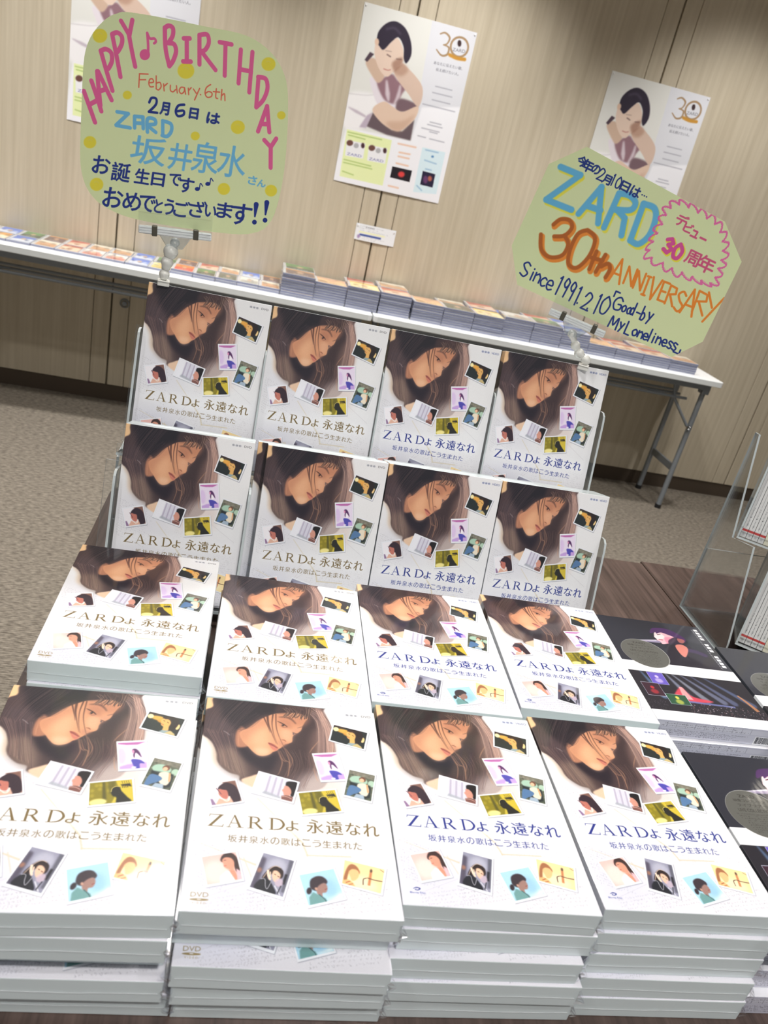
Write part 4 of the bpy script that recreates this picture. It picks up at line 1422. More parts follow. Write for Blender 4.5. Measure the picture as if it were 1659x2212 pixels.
def rounded_rect(x0, y0, x1, y1, r, corners):
    pts = []
    for (cx, cy, a0), on in zip(((x1 - r, y0 + r, -90), (x1 - r, y1 - r, 0), (x0 + r, y1 - r, 90), (x0 + r, y0 + r, 180)), corners):
        if on:
            for k in range(7):
                a = math.radians(a0 + k * 15)
                pts.append((cx + r * math.cos(a), cy + r * math.sin(a)))
        else:
            pts.append({-90: (x1, y0), 0: (x1, y1), 90: (x0, y1), 180: (x0, y0)}[a0])
    return pts


def wood_table_obj(x0, y0, x1, y1, corners, label):
    t = thing('wooden_table', label, 'table', ((x0 + x1) / 2, (y0 + y1) / 2, FLOOR), group=None)
    ox, oy, oz = t.location
    top = MB()
    pts = rounded_rect(x0, y0, x1, y1, .022, corners)
    top.prism([(px - ox, py - oy, -oz) for px, py in pts], (0, 0, -TT), 0, 1)
    top.build('tabletop', [M['wood'], M['wood_edge']], t)
    ap = MB()
    ap.box((x0 + .06 - ox, y0 + .06 - oy, -TT - .05 - oz), (x1 - .06 - ox, y1 - .06 - oy, -TT - .001 - oz))
    ap.build('apron', M['wood_edge'], t)
    for lx_ in (x0 + .07, x1 - .07):
        for ly_ in (y0 + .07, y1 - .07):
            g = MB()
            g.tube((lx_ - ox, ly_ - oy, .012), (lx_ - ox, ly_ - oy, -TT - .052 - oz), .018)
            leg = g.build('leg', M['steel'], t)
            f = MB()
            f.tube((lx_ - ox, ly_ - oy, 0), (lx_ - ox, ly_ - oy, .012), .022)
            f.build('leg_foot', M['black'], leg)
    return t


wood_table_obj(-.2145, -.24, .6330, .690, (1, 0, 1, 1), 'dark walnut table in front carrying the boxed sets and their acrylic stand')
wood_table_obj(.6350, -.24, 1.48, .697, (1, 1, 0, 1), 'dark walnut table on the right, joined to the first, carrying the spine rack')

# ================================================================ prints -> materials
cover = build_cover()
IM_GOLD = cover_title(cover, (118, 98, 60), False).image('cover_gold')
IM_BLUE = cover_title(cover, (36, 50, 134), True).image('cover_blue')
M['gold'] = printed('printed cover, gold title', IM_GOLD)
M['blue'] = printed('printed cover, blue title', IM_BLUE)
M['concert'] = printed('concert cover', build_concert().image('cover_concert'), film=.14)
M['concert_edge'] = printed('concert edge print', build_concert_edge().image('edge_concert'), film=.05)
M['poster'] = printed('poster print', build_poster().image('poster'), rough=.5, coat=.25, coat_rough=.3, film=0)

# ================================================================ boxed sets
BW, BH, BT = .1375, .1927, .0202


def sleeve_mesh(m_cover, w, h, t, name, m_front=None):
    """box lying flat, base at z=0, centred in x, front edge at y=0; the print is on top and wraps down the left spine"""
    bm = bmesh.new()
    bmesh.ops.create_cube(bm, size=1.0)
    for v in bm.verts:
        v.co = Vector((v.co.x * w, (v.co.y + .5) * h, (v.co.z + .5) * t))
    bmesh.ops.bevel(bm, geom=bm.edges[:], offset=.0006, segments=2, profile=.5, affect='EDGES')
    me = bpy.data.meshes.new(name)
    bm.to_mesh(me)
    bm.free()
    me.materials.append(M['paper'])
    me.materials.append(m_cover)
    me.materials.append(m_front or M['paper'])
    ul = me.uv_layers.new(name='UVMap')
    for p in me.polygons:
        n = p.normal
        if n.z > .6:
            p.material_index = 1
        elif n.x < -.6:
            p.material_index = 1
        elif n.y < -.6 and m_front:
            p.material_index = 2
        for li in p.loop_indices:
            c = me.vertices[me.loops[li].vertex_index].co
            u, v = c.x / w + .5, c.y / h
            if n.x < -.6 and n.z <= .6:
                u = .004 + .045 * (t - c.z) / t
            if n.y < -.6 and m_front and n.z <= .6:
                v = c.z / t
            ul.data[li].uv = (u, v)
    return me


def seam_mesh(w, t, seed, name='wrap_seam'):
    """thin raised weld of the shrink film across the front face"""
    rr = random.Random(seed)
    m = MB()
    n = 14
    z = t * .45
    pts = [(-w / 2 + .003 + (w - .006) * i / n, -.0005, z + rr.uniform(-.0002, .0002) + .0004 * math.sin(i * .5 + seed)) for i in range(n + 1)]
    for a, b in zip(pts, pts[1:]):
        m.tube(a, b, .00012, seg=5, cap=False)
    me_o = m.build(name, M['seam'])
    me = me_o.data
    bpy.data.objects.remove(me_o)
    return me


def fold_mesh(side, w, t, seed):
    """crumpled ear of film at a front corner"""
    rr = random.Random(seed)
    m = MB()
    x = side * w / 2
    tip = (x + side * rr.uniform(.0035, .006), -.002 + rr.uniform(-.002, .001), t * rr.uniform(.35, .6))
    prev = None
    k = 7
    for i in range(k + 1):
        f = i / k
        q = (x - side * .002 * rr.random(), -.0008 - .0012 * rr.random() + .012 * (f - .5) ** 2, t * f)
        if prev:
            mid = tuple((a + b) / 2 + rr.uniform(-.0008, .0008) for a, b in zip(q, tip))
            pm = tuple((a + b) / 2 + rr.uniform(-.0008, .0008) for a, b in zip(prev, tip))
            m.face([prev, q, mid, pm])
            m.face([pm, mid, tip])
        prev = q
    o = m.build('film_fold', M['film'])
    me = o.data
    bpy.data.objects.remove(o)
    return me


def proto_box(name, m_cover, w=BW, h=BH, t=BT, m_front=None, seams=True):
    root = thing(name, '', 'boxed set')
    link('sleeve', sleeve_mesh(m_cover, w, h, t, 'sleeve', m_front), root)
    if seams:
        link('wrap_seam', seam_mesh(w, t, 3), root)
    link('film_fold', fold_mesh(-1, w, t, 5), root)
    link('film_fold', fold_mesh(1, w, t, 8), root)
    return root


PROTO = {'gold': proto_box('video_box_set', M['gold']), 'blue': proto_box('video_box_set', M['blue'])}
used = set()
SEAMV = [seam_mesh(BW, BT, s) for s in range(5)]
FOLDL = [fold_mesh(-1, BW, BT, s + 20) for s in range(5)]
FOLDR = [fold_mesh(1, BW, BT, s + 40) for s in range(5)]
rnd = random.Random(11)


def place_box(kind, mw, label, group=None, protos=None):
    P_ = protos or PROTO
    if kind not in used:
        used.add(kind)
        o = P_[kind]
    else:
        o = copy_tree(P_[kind])
    o.matrix_world = mw
    tag(o, label, 'boxed set', group)
    if kind in ('gold', 'blue'):
        for ch in o.children:
            if ch.name.startswith('wrap_seam'):
                ch.data = rnd.choice(SEAMV)
            elif ch.name.startswith('film_fold'):
                ch.data = rnd.choice(FOLDL if ch.data.vertices[0].co.x < 0 else FOLDR)
    return o


def flat(x_left, y, z, yaw, w=BW):
    return Matrix.Translation((x_left, y, z)) @ Matrix.Rotation(yaw, 4, 'Z') @ Matrix.Translation((w / 2, 0, 0))


LV = ['topmost', 'second from top', 'middle one', 'second from bottom', 'bottom one']
T = .0204
# (kind, words, [(x, y, yaw) top to bottom])
FRONT = [
    ('gold', 'leftmost front stack, gold titled', [(-.1769, -.0785, .0309), (-.1785, -.0775, .012), (-.1790, -.0640, .004), (-.1770, -.0745, .005), (-.1715, -.0690, -.004)]),
    ('gold', 'second front stack from the left, gold titled', [(-.0376, -.0709, .0037), (-.0390, -.0625, .006), (-.0370, -.0770, -.006), (-.0350, -.0750, .004), (-.0330, -.0700, .0)]),
    ('blue', 'third front stack from the left, blue titled', [(.1003, -.0588, -.0071), (.1040, -.0605, .004), (.0985, -.0665, .002), (.1035, -.0685, .0), (.1060, -.0665, .006)]),
    ('blue', 'fourth front stack from the left, blue titled', [(.2417, -.0543, .0065), (.2425, -.0565, .0), (.2430, -.0575, .003), (.2425, -.0610, -.002), (.2440, -.0620, .0)]),
]
for kind, words, lv in FRONT:
    for k, (bx, by, ya) in enumerate(lv):
        place_box(kind, flat(bx, by, (4 - k) * T + .0001, ya), 'white boxed set, %s, %s' % (LV[k], words), 'boxed sets in front stacks')
SECOND = [
    ('gold', 'leftmost second-row stack, gold titled', [(-.1821, .1449, .0035), (-.1815, .1425, .004), (-.1830, .1500, .0), (-.1820, .1470, .0), (-.1815, .1460, .0)]),
    ('gold', 'x', [(-.0396, .1233, -.0109), (-.0390, .1245, 0), (-.0385, .1240, 0), (-.0390, .1240, 0), (-.0390, .1240, 0)]),
    ('blue', 'third second-row stack, blue titled', [(.0988, .1376, -.0106), (.1000, .1370, 0), (.0995, .1370, 0), (.1000, .1370, 0), (.1000, .1370, 0)]),
    ('blue', 'fourth second-row stack, blue titled', [(.2385, .1501, -.0224), (.2390, .1500, 0), (.2390, .1500, 0), (.2390, .1500, 0), (.2390, .1500, 0)]),
]
SECOND[1] = (SECOND[1][0], 'second stack of the second row, gold titled', SECOND[1][2])
for kind, words, lv in SECOND:
    for k, (bx, by, ya) in enumerate(lv):
        place_box(kind, flat(bx, by, (4 - k) * T + .0001, ya), 'white boxed set, %s, %s' % (LV[k], words), 'boxed sets in second-row stacks')

# ---------------------------------------------------------------- standing ones in a clear stepped stand
TILT = .2715
ROWS = {
    'C': dict(z=.2047, y=.4291, a=.0218, x=[-.1542, -.0026, .1362, .2748]),
    'D': dict(z=.3349, y=.5299, a=.0038, x=[-.1652, -.0258, .1142, .2563]),
}
DH = .1927


def tier_frame(r, x):
    a = r['a']
    ex = np.array([math.cos(a), math.sin(a), 0])
    n = np.array([-math.sin(a), math.cos(a), 0])
    ev = np.array([0, 0, math.cos(TILT)]) + n * math.sin(TILT)
    en = np.cross(ex, ev)                      # towards the viewer
    top = ex * x + n * r['y'] + np.array([0, 0, r['z']])
    return top - ev * DH, ex, ev, en


def standing(r, x, depth):
    o, ex, ev, en = tier_frame(r, x)
    o = o + ex * BW / 2 - en * (BT + .0002) * (depth + 1) - en * .0003 * depth
    return Matrix(((ex[0], ev[0], en[0], o[0]), (ex[1], ev[1], en[1], o[1]), (ex[2], ev[2], en[2], o[2]), (0, 0, 0, 1)))


def unfold(o):
    for ch in list(o.children):
        if ch.name.startswith('film_fold'):
            bpy.data.objects.remove(ch)


SIDE = ['leftmost', 'second from the left', 'third from the left', 'rightmost']
for i in range(4):
    kind = 'gold' if i < 2 else 'blue'
    unfold(place_box(kind, standing(ROWS['D'], ROWS['D']['x'][i], 0), '%s-titled boxed set standing on the upper tier, %s' % (kind, SIDE[i]), 'boxed sets on the upper tier'))
    unfold(place_box(kind, standing(ROWS['C'], ROWS['C']['x'][i], 0), '%s-titled boxed set standing on the lower tier, %s' % (kind, SIDE[i]), 'boxed sets on the lower tier'))
    dx = (.001, -.0102, -.001, -.0008)[i]
    unfold(place_box(kind, standing(ROWS['C'], ROWS['C']['x'][i] + dx, 1), 'boxed set tucked behind the %s one of the lower tier' % SIDE[i], 'boxed sets tucked behind'))

st = thing('display_stand', 'clear acrylic two-tier stand holding the upright boxed sets', 'display stand', (.05, .45, 0))
SO = np.array(st.location)


def stand_part(name, m):
    m.v = [tuple(np.array(p) - SO) for p in m.v]
    return m.build(name, [M['acr'], M['acr_edge']], st)


for key, nb, xs in (('C', 2, (-.1565 - .0035, -.0165, None, None, .4145)), ('D', 1, (-.1652 - .0042, -.0277, .1117, .2518, .3955))):
    r = ROWS[key]
    o, ex, ev, en = tier_frame(r, 0)
    D_ = nb * BT + .003
    x0, x1 = -.176, .418
    if key == 'D':
        x1 = .400
    fr = (o, ex, ev, en)
    m = MB()
    m.box((x0, -.0035, -D_), (x1, -.0006, .012), 0, fr, 1, 1)
    stand_part('tray_floor', m)
    m = MB()
    m.box((x0, -.0005, .009), (x1, .010, .0115), 0, fr, 1, 2)
    stand_part('front_lip', m)
    m = MB()
    m.box((x0, -.0035, -D_ - .0032), (x1, .145, -D_ - .0004), 0, fr, 1, 2)
    stand_part('back_plate', m)
    for xd in xs:
        if xd is None:
            continue
        m = MB()
        th = .0018 if (key == 'D' and xd in xs[1:4]) else .0026
        prof = [(0, -D_), (0, .0085), (.128, .0085), (.136, .0075), (.1405, .003), (.142, -.004), (.142, -D_)]
        P3 = [o + ex * (xd) + ev * p[0] + en * p[1] for p in prof]
        m.prism(P3, ex * th, 0, 1)
        stand_part('divider', m)
for xs_ in (-.178, .3985):
    m = MB()
    prof = [(.398, 0), (.600, 0), (.600, .120), (.565, .138), (.505, .138), (.492, .135), (.470, .030), (.440, .012), (.398, .012)]
    m.prism([(xs_, p[0], p[1]) for p in prof], (-.003 if xs_ < 0 else .003, 0, 0), 0, 1)
    stand_part('side_panel', m)
m = MB()
m.box((-.176, .40, .0005), (.3965, .598, .0035), 0, None, 1, 2)
stand_part('base_plate', m)
m = MB()
m.box((-.176, .583, .004), (.3965, .586, .118), 0, None, 1, 1)
stand_part('riser', m)

# ---------------------------------------------------------------- concert sets on the right
CW, CH_, CT = .1335, .1785, .0198
CPROTO = {'concert': proto_box('concert_box_set', M['concert'], CW, CH_, CT, M['concert_edge'], seams=False)}
CST = [
    ('stack beside the second white row', [(.3785, .1570, 0), (.3800, .1530, .004), (.3790, .1560, 0), (.3790, .1560, 0), (.3790, .1560, 0)]),
    ('stack beside the front white row', [(.3835, -.0640, .004), (.3900, -.0560, .0), (.3885, -.0420, -.006), (.3860, -.0500, .004), (.3795, -.0570, 0)]),
    ('outer stack near the clear rack', [(.5160, .1200, 0), (.5170, .1210, 0), (.5165, .1200, 0), (.5170, .1200, 0), (.5170, .1200, 0)]),
    ('outer stack at the front right edge', [(.5260, -.0640, .0), (.5250, -.0630, 0), (.5255, -.0630, 0), (.5250, -.0630, 0), (.5250, -.0630, 0)]),
]
for words, lv in CST:
    for k, (bx, by, ya) in enumerate(lv):
        place_box('concert', flat(bx, by, (4 - k) * .0200 + .0001, ya, CW), 'dark concert boxed set, %s, %s' % (LV[k], words), 'concert boxed sets', CPROTO)

# ================================================================ hand-lettered signs on clips


def sign(outline, region, zw, clip_px, foot_px, painter, chain, bands, bar, label, yfoot, name_im):
    s = (region[2] - region[0]) / zw
    P0 = atplane(foot_px[0], foot_px[1], (0, yfoot, 0), (0, 1, 0))
    n = CAM - P0
    n[2] *= .25
    n /= np.linalg.norm(n)
    ex = np.cross([0, 0, 1.0], n)
    ex /= np.linalg.norm(ex)
    ey = np.cross(n, ex)

    def L(u, v, off=0.0):
        q = atplane(u, v, P0 + n * off, n)
        return q

    pl = [np.array([region[0] + x * s, region[1] + y * s]) for x, y in outline]
    pw = [L(*p) for p in pl]
    if len(outline) > 10:
        t2 = spline([((q - P0) @ ex, (q - P0) @ ey) for q in pw], True, 3)
        pw = [P0 + ex * a + ey * b for a, b in t2]
    uu = [(q - P0) @ ex for q in pw]
    vv = [(q - P0) @ ey for q in pw]
    u0, u1, v0, v1 = min(uu), max(uu), min(vv), max(vv)
    W_ = 1000
    H_ = int(W_ * (v1 - v0) / (u1 - u0))
    c = Canvas(W_, H_, CARD)
    corners = [project(P0 + ex * a + ey * b) for a, b in ((u0, v1), (u1, v1), (u1, v0), (u0, v0))]
    painter(c, corners)
    pm = printed(name_im, c.image(name_im), rough=.4, coat=.7, coat_rough=.18, film=.05, scale=8)
    root = thing('price_card_stand', label, 'sign', tuple(P0))
    rel = lambda q: tuple(np.array(q) - P0)
    m = MB()
    m.prism([rel(q) for q in pw], -n * .0012, 0, 1, [((a - u0) / (u1 - u0), (b - v0) / (v1 - v0)) for a, b in zip(uu, vv)])
    m.build('card', [pm, M['card_edge']], root)
    # clip bar, jaws, bands
    A_, B_ = L(*bar[0], .004), L(*bar[1], .004)
    d = (B_ - A_) / np.linalg.norm(B_ - A_)
    upv = np.cross(n, d)
    fr = (np.array(rel(A_)), d, upv, n)
    ln = np.linalg.norm(B_ - A_)
    m = MB()
    m.box((0, -.0042, -.006), (ln, .0042, .002), 0, fr)
    clip = m.build('clip_bar', M['bar'], root, bevel=.0012, smooth=False)
    m = MB()
    for k in range(3):
        m.box((.001, -.003 + k * .0026, .0021), (ln - .001, -.0022 + k * .0026, .0026), 0, fr)
    m.build('clip_ridge', M['bar'], clip)
    for off in (.0012, -.0068):
        m = MB()
        m.box((0, .003, off), (ln, .022, off + .0012), 0, fr)
        m.build('clip_jaw', M['acr'], root)
    for b in bands:
        q = np.array(rel(L(*b, .004)))
        m = MB()
        m.box((-.0028, -.0052, -.0075), (.0028, .0056, .0034), 0, (q, d, upv, n))
        m.build('spring_band', M['band'], root, bevel=.0008)
    # neck, joints, clamp
    c0 = (A_ + B_) / 2 - upv * .004
    first = L(*chain[0][0], -.001)
    m = MB()
    m.prism([np.array(rel(c0 - d * .017)) - n * .003, np.array(rel(c0 + d * .017)) - n * .003, np.array(rel(c0 + d * .008)) - n * .003 - upv * .013, np.array(rel(c0 - d * .008)) - n * .003 - upv * .013], -n * .004, 0)
    m.build('clip_neck', M['crys'], root, bevel=.0008)
    pts = [c0 - upv * .010] + [L(*q, -.004) for q, r in chain]
    for k in range(1, len(pts)):
        a, b, r = pts[k - 1], pts[k], chain[k - 1][1]
        dd = (b - a) / np.linalg.norm(b - a)
        nx = pts[k + 1] if k + 1 < len(pts) else b + dd * .01
        d2 = (nx - b) / np.linalg.norm(nx - b)
        ln_ = np.linalg.norm(nx - b)
        m = MB()
        pr = [(-r, .0005)] + [(-r * math.cos(math.radians(g)), r * math.sin(math.radians(g))) for g in (25, 50, 75, 90, 110, 130)]
        pr += [(r * .8, r * .72), (max(ln_ - r * .7, r * .9), r * .62), (max(ln_ - r * .55, r), .001)]
        m.lathe(rel(b), d2, pr, 16)
        m.build('ball_joint', M['joint'], root, smooth=True)
    e = pts[-1]
    m = MB()
    fr2 = (np.array(rel(e)), ex, np.array([0, 0, 1.0]), n)
    m.box((-.0065, -.0095, -.010), (.0065, -.0065, .0075), 0, fr2)
    m.box((-.0065, -.0125, .0050), (.0065, -.0066, .0075), 0, fr2)
    m.build('clamp', M['joint'], root, bevel=.0008)
    return root


sign(SIGN1, *S3R, (380, 510), (356, 604), paint_sign1,
     [((378, 524), .0052), ((369, 543), .0082), ((361, 566), .0068), ((355, 592), .0058)], [(334, 499), (423, 508)], [(299, 494), (457, 513)],
     'pale green rounded birthday card with pink lettering, clipped above the leftmost upright box', .528, 'sign_birthday')
sign(SIGN2, *S4R, (1250, 700), (1273, 786), paint_sign2,
     [((1236, 722), .0056), ((1243, 746), .0060), ((1251, 763), .0062), ((1265, 777), .0060)], [(1216, 683), (1283, 711)], [(1187, 672), (1306, 724)],
     'pale green eight-sided card with blue and orange anniversary lettering, on the right', .527, 'sign_anniversary')

# ================================================================ posters and notice on the wall
PH = .0012


def wall_sheet(name, x0, z0, x1, z1, m, label, cat, group=None, parts=None):
    t = thing(name, label, cat, ((x0 + x1) / 2, wally((x0 + x1) / 2) - .0005, (z0 + z1) / 2), (0, 0, wang), group)
    w_, h_ = (x1 - x0), (z1 - z0)
    q = MB()
    nx = 8
    # paper hangs with a slight bow
    for i in range(nx):
        a, b = -w_ / 2 + w_ * i / nx, -w_ / 2 + w_ * (i + 1) / nx
        f = lambda x: -PH - .003 * (1 - (2 * x / w_) ** 2)
        q.face([(a, f(a), -h_ / 2), (b, f(b), -h_ / 2), (b, f(b), h_ / 2), (a, f(a), h_ / 2)], 0,
               [(a / w_ + .5, 0), (b / w_ + .5, 0), (b / w_ + .5, 1), (a / w_ + .5, 1)])
        q.face([(a, f(a) + .0006, -h_ / 2), (a, f(a) + .0006, h_ / 2), (b, f(b) + .0006, h_ / 2), (b, f(b) + .0006, -h_ / 2)], 1)
    o = q.build('sheet', [m, M['poster_back']], t)
    for sx in (-1, 1):
        p = MB()
        p.tube((sx * (w_ / 2 - .008), -PH - .001, h_ / 2 - .008), (sx * (w_ / 2 - .008), -PH - .003, h_ / 2 - .008), .003, seg=8)
        p.build('pin', M['poster_back'], t)
    return t


for x0, words in ((-.905, 'partly behind the birthday card'), (.179, 'the middle one, fully visible'), (1.250, 'partly behind the anniversary card')):
    wall_sheet('wall_poster', x0, .346, x0 + .468, 1.006, M['poster'], 'white wall poster of a woman resting her head, ' + words, 'poster', 'posters on the wall')
nc = Canvas(256, 100, (236, 240, 246))
nc.text('ZARD', 88, 16, 60, 9, (120, 120, 130))
for y, x1_ in ((14, 200), (26, 150), (38, 220), (78, 210), (88, 160)):
    scribble(nc, 20, y, x1_, y + 1, 1, 0, (110, 116, 130), .8, 6)
nc.poly([(24, 46), (190, 46), (190, 54), (24, 54)], (238, 240, 190), 1, 1)
nc.poly([(30, 60), (168, 60), (168, 72), (30, 72)], (70, 90, 160), 1, 1)
nc.ell(26, 78, 9, 12, (150, 120, 180), .8, 2)
M['notice'] = printed('notice print', nc.image('notice'), coat=.2, film=0)
wall_sheet('wall_notice', .311, .128, .491, .197, M['notice'], 'small white notice with a blue bar taped to the wall under the middle poster', 'notice')

# ================================================================ white folding tables at the wall
TZ = -.120
TA = math.radians(1.10)
TO = np.array([.420, 2.921, 0.0])            # front edge where the two tables meet
tex = np.array([math.cos(TA), math.sin(TA), 0])
tey = np.array([-math.sin(TA), math.cos(TA), 0])
TDEP = .330


def folding_table(u0, u1, label):
    root = thing('folding_table', label, 'table', tuple(TO + tex * (u0 + u1) / 2 + np.array([0, 0, FLOOR])), (0, 0, TA))
    W_ = u1 - u0
    h = TZ - FLOOR
    m = MB()
    pts = rounded_rect(-W_ / 2, 0, W_ / 2, TDEP, .015, (1, 1, 1, 1))
    m.prism([(px, py, h) for px, py in pts], (0, 0, -.026), 0, 1)
    m.build('tabletop', [M['ttop'], M['tedge']], root, bevel=.003)
    for y in (.03, TDEP - .05):
        m = MB()
        m.box((-W_ / 2 + .06, y, h - .055), (W_ / 2 - .06, y + .018, h - .028))
        m.build('apron_rail', M['grey'], root, bevel=.002)
    for y in (.06, .13, .20):
        m = MB()
        m.tube((-W_ / 2 + .12, y, h - .115), (W_ / 2 - .12, y, h - .115), .0065)
        m.build('shelf_rod', M['grey'], root)
    for sx in (-1, 1):
        x = sx * (W_ / 2 - .055)
        lg = []
        for y in (.05, TDEP - .045):
            m = MB()
            m.tube((x, y, .018), (x, y, h - .055), .0125, seg=14)
            leg = m.build('leg', M['grey'], root, smooth=False)
            f = MB()
            f.tube((x, y, 0), (x, y, .02), .0155, seg=14)
            f.build('leg_foot', M['black'], leg)
        m = MB()
        m.box((x - .006, .06, .20), (x + .006, TDEP - .055, .235))
        m.build('cross_bar', M['grey'], root, bevel=.002)
        m = MB()
        m.box((x - .018, .028, h - .075), (x + .018, .072, h - .027))
        m.build('leg_bracket', M['grey'], root, bevel=.003)
        for y in (.05,):
            m = MB()
            a, b, c_ = (x - sx * .16, y + .03, h - .10), (x - sx * .12, y + .02, h - .15), (x - sx * .012, y + .004, h - .245)
            m.tube((x - sx * .15, y + .02, h - .03), (x - sx * .125, y + .018, h - .12), .007)
            m.tube((x - sx * .125, y + .018, h - .12), c_, .007)
            m.tube((x - sx * .30, y + .02, h - .10), (x - sx * .125, y + .018, h - .12), .0055)
            m.build('fold_strut', M['grey'], root)
            m = MB()
            m.lathe((x - sx * .012, y - .022, h - .245), (0, 1, 0), [(0, .001), (0, .010), (.008, .011), (.012, .006), (.03, .006)], 12)
            m.build('strut_bolt', M['chrome'], root)
    return root


folding_table(-1.803, -.003, 'long white folding table along the wall, left one, flat CDs on it')
folding_table(.003, 1.675, 'long white folding table along the wall, right one, grey legs in view')

# ---------------------------------------------------------------- CDs on the white tables
CDW, CDD, CDT = .1365, .125, .0103
PAL = [((226, 160, 70), (250, 240, 220)), ((70, 110, 200), (236, 240, 246)), ((240, 232, 214), (206, 150, 110)), ((170, 70, 60), (236, 226, 200)), ((238, 236, 236), (206, 120, 110)),
       ((84, 124, 220), (230, 236, 246)), ((232, 226, 170), (220, 190, 90)), ((226, 130, 50), (214, 60, 60)), ((84, 140, 80), (30, 50, 50)), ((90, 100, 96), (60, 80, 70)),
       ((226, 226, 220), (170, 170, 160)), ((200, 140, 80), (90, 70, 90)), ((216, 170, 140), (240, 200, 150)), ((230, 190, 60), (250, 240, 200)), ((196, 90, 80), (236, 216, 190))]
PN = ['amber', 'blue', 'cream', 'brick red', 'white', 'cobalt', 'pale yellow', 'orange', 'green', 'grey green', 'off white', 'tan', 'peach', 'golden yellow', 'rose red']
CDM = []
for k, (a, b) in enumerate(PAL):
    rg = np.random.default_rng(100 + k)
    c = Canvas(96, 84, a)
    c.poly([(0, rg.uniform(10, 60)), (96, rg.uniform(10, 60)), (96, 84), (0, 84)], b, .9, 3)
    for q in range(4):
        c.ell(rg.uniform(10, 86), rg.uniform(10, 74), rg.uniform(6, 18), rg.uniform(6, 16), b if q % 2 else tuple(int(x * .6) for x in a), .7, 3)
    c.ell(48, 40, 12, 15, (210, 170, 140), .8, 2)
    c.text('ZARD', 48, 70, 50, 9, (60, 60, 70) if sum(a) > 450 else (240, 240, 240))
    CDM.append(printed('cd print ' + PN[k], c.image('cd_%02d' % k), rough=.3, coat=1, coat_rough=.06, film=.0))


def cd_mesh(m_top, w_=CDW):
    m = MB()
    d_, t_ = CDD, CDT - .0003
    m.box((-w_ / 2, 0, .0016), (w_ / 2, d_, t_ - .0016), 1)
    m.box((-w_ / 2 + .001, .001, 0), (w_ / 2 - .001, d_ - .001, .0016), 2)
    m.box((-w_ / 2 + .0006, .0006, t_ - .0016), (w_ / 2 - .0006, d_ - .0006, t_), 2)
    m.face([(-w_ / 2 + .012, .003, t_ + .00005), (w_ / 2 - .003, .003, t_ + .00005), (w_ / 2 - .003, d_ - .003, t_ + .00005), (-w_ / 2 + .012, d_ - .003, t_ + .00005)], 0, [(0, 0), (1, 0), (1, 1), (0, 1)])
    o = m.build('cd_case', [m_top, M['case'], M['case_lt']])
    me = o.data
    bpy.data.objects.remove(o)
    return me


CDME = [cd_mesh(m) for m in CDM]
CDSE = [cd_mesh(m, .088) for m in CDM]
ORD = ['first', 'second', 'third', 'fourth', 'fifth', 'sixth', 'seventh', 'eighth', 'ninth', 'tenth', 'eleventh', 'twelfth', 'thirteenth', 'fourteenth', 'fifteenth', 'sixteenth',
       'seventeenth', 'eighteenth', 'nineteenth', 'twentieth', 'twenty-first', 'twenty-second', 'twenty-third', 'twenty-fourth', 'twenty-fifth', 'twenty-sixth', 'twenty-seventh', 'twenty-eighth', 'twenty-ninth', 'thirtieth']
# u along the table edge, height in cases, colour
front = []
for px, n_, c_ in ((-70, 1, 4), (-18, 1, 0), (33, 1, 1), (85, 1, 2), (140, 1, 3), (192, 1, 4), (236, 1, 4), (283, 1, 5), (335, 1, 6), (387, 2, 7), (432, 2, 8), (478, 2, 9), (523, 2, 10), (566, 2, 2)):
    q = atz(px, 526 + 302 * px / 1564 - 6, TZ) - TO
    front.append((q @ tex, n_, c_, 1))
for px, n_, c_ in ((624, 9, 11), (696, 8, 12), (766, 9, 13), (848, 9, 14), (918, 8, 12), (983, 8, 9), (1048, 8, 13), (1112, 9, 10), (1174, 9, 8), (1236, 8, 5), (1296, 5, 12), (1352, 5, 3), (1408, 5, 14), (1462, 5, 2), (1518, 6, 13)):
    q = atz(px, 526 + 302 * px / 1564 - 6, TZ) - TO
    front.append((q @ tex, n_, c_, 0))
q = atz(1560, 526 + 302 * 1560 / 1564 - 6, TZ) - TO
front.append((min(q @ tex, 1.62), 7, 13, 1))
# keep neighbours from touching
fixed = []
right = -9
for u_, n_, c_, sg in front:
    hw = (.088 if sg else CDW) / 2
    u_ = max(u_, right + hw + .001)
    right = u_ + hw
    if right > 1.675:
        break
    fixed.append((u_, n_, c_, sg))
rc = random.Random(3)


def cd_stack(u_, v0, n_, c_, sg, idx, row):
    which = '%s %s-row pile from left on white tables' % (ORD[idx], row)
    v0 += rc.uniform(-.009, .006) if n_ > 2 else rc.uniform(-.004, .004)
    pyaw = rc.uniform(-.03, .03) if n_ > 2 else 0.0
    for k in range(n_):
        q = TO + tex * (u_ + rc.uniform(-.0008, .0008)) + tey * (v0 + rc.uniform(-.002, .002)) + np.array([0, 0, TZ + .0003 + k * CDT])
        o = link('cd_case', (CDSE if sg else CDME)[c_ if k == n_ - 1 else (c_ + 3 + k % 2) % len(CDME)])
        o.location = tuple(q)
        o.rotation_euler = (0, 0, TA + pyaw + rc.uniform(-.008, .008))
        if k == n_ - 1:
            tag(o, '%s CD case %s %s' % (PN[c_], 'topping the' if n_ > 1 else 'lying single,', which), 'CD', 'top CDs of the ' + row + ' row')
        else:
            tag(o, 'CD case %s from top in the %s' % (ORD[n_ - 1 - k], which), 'CD', 'CDs buried in the ' + which)


for i, (u_, n_, c_, sg) in enumerate(fixed):
    cd_stack(u_, .064, n_, c_, sg, i, 'front')
for i, (u_, n_, c_, sg) in enumerate(fixed):
    nb = n_ if n_ < 3 else max(3, n_ - 1 + (i * 7 % 3) - 1)
    cd_stack(u_ + .004, .197, nb, (c_ * 3 + 5) % 15, sg, i, 'back')

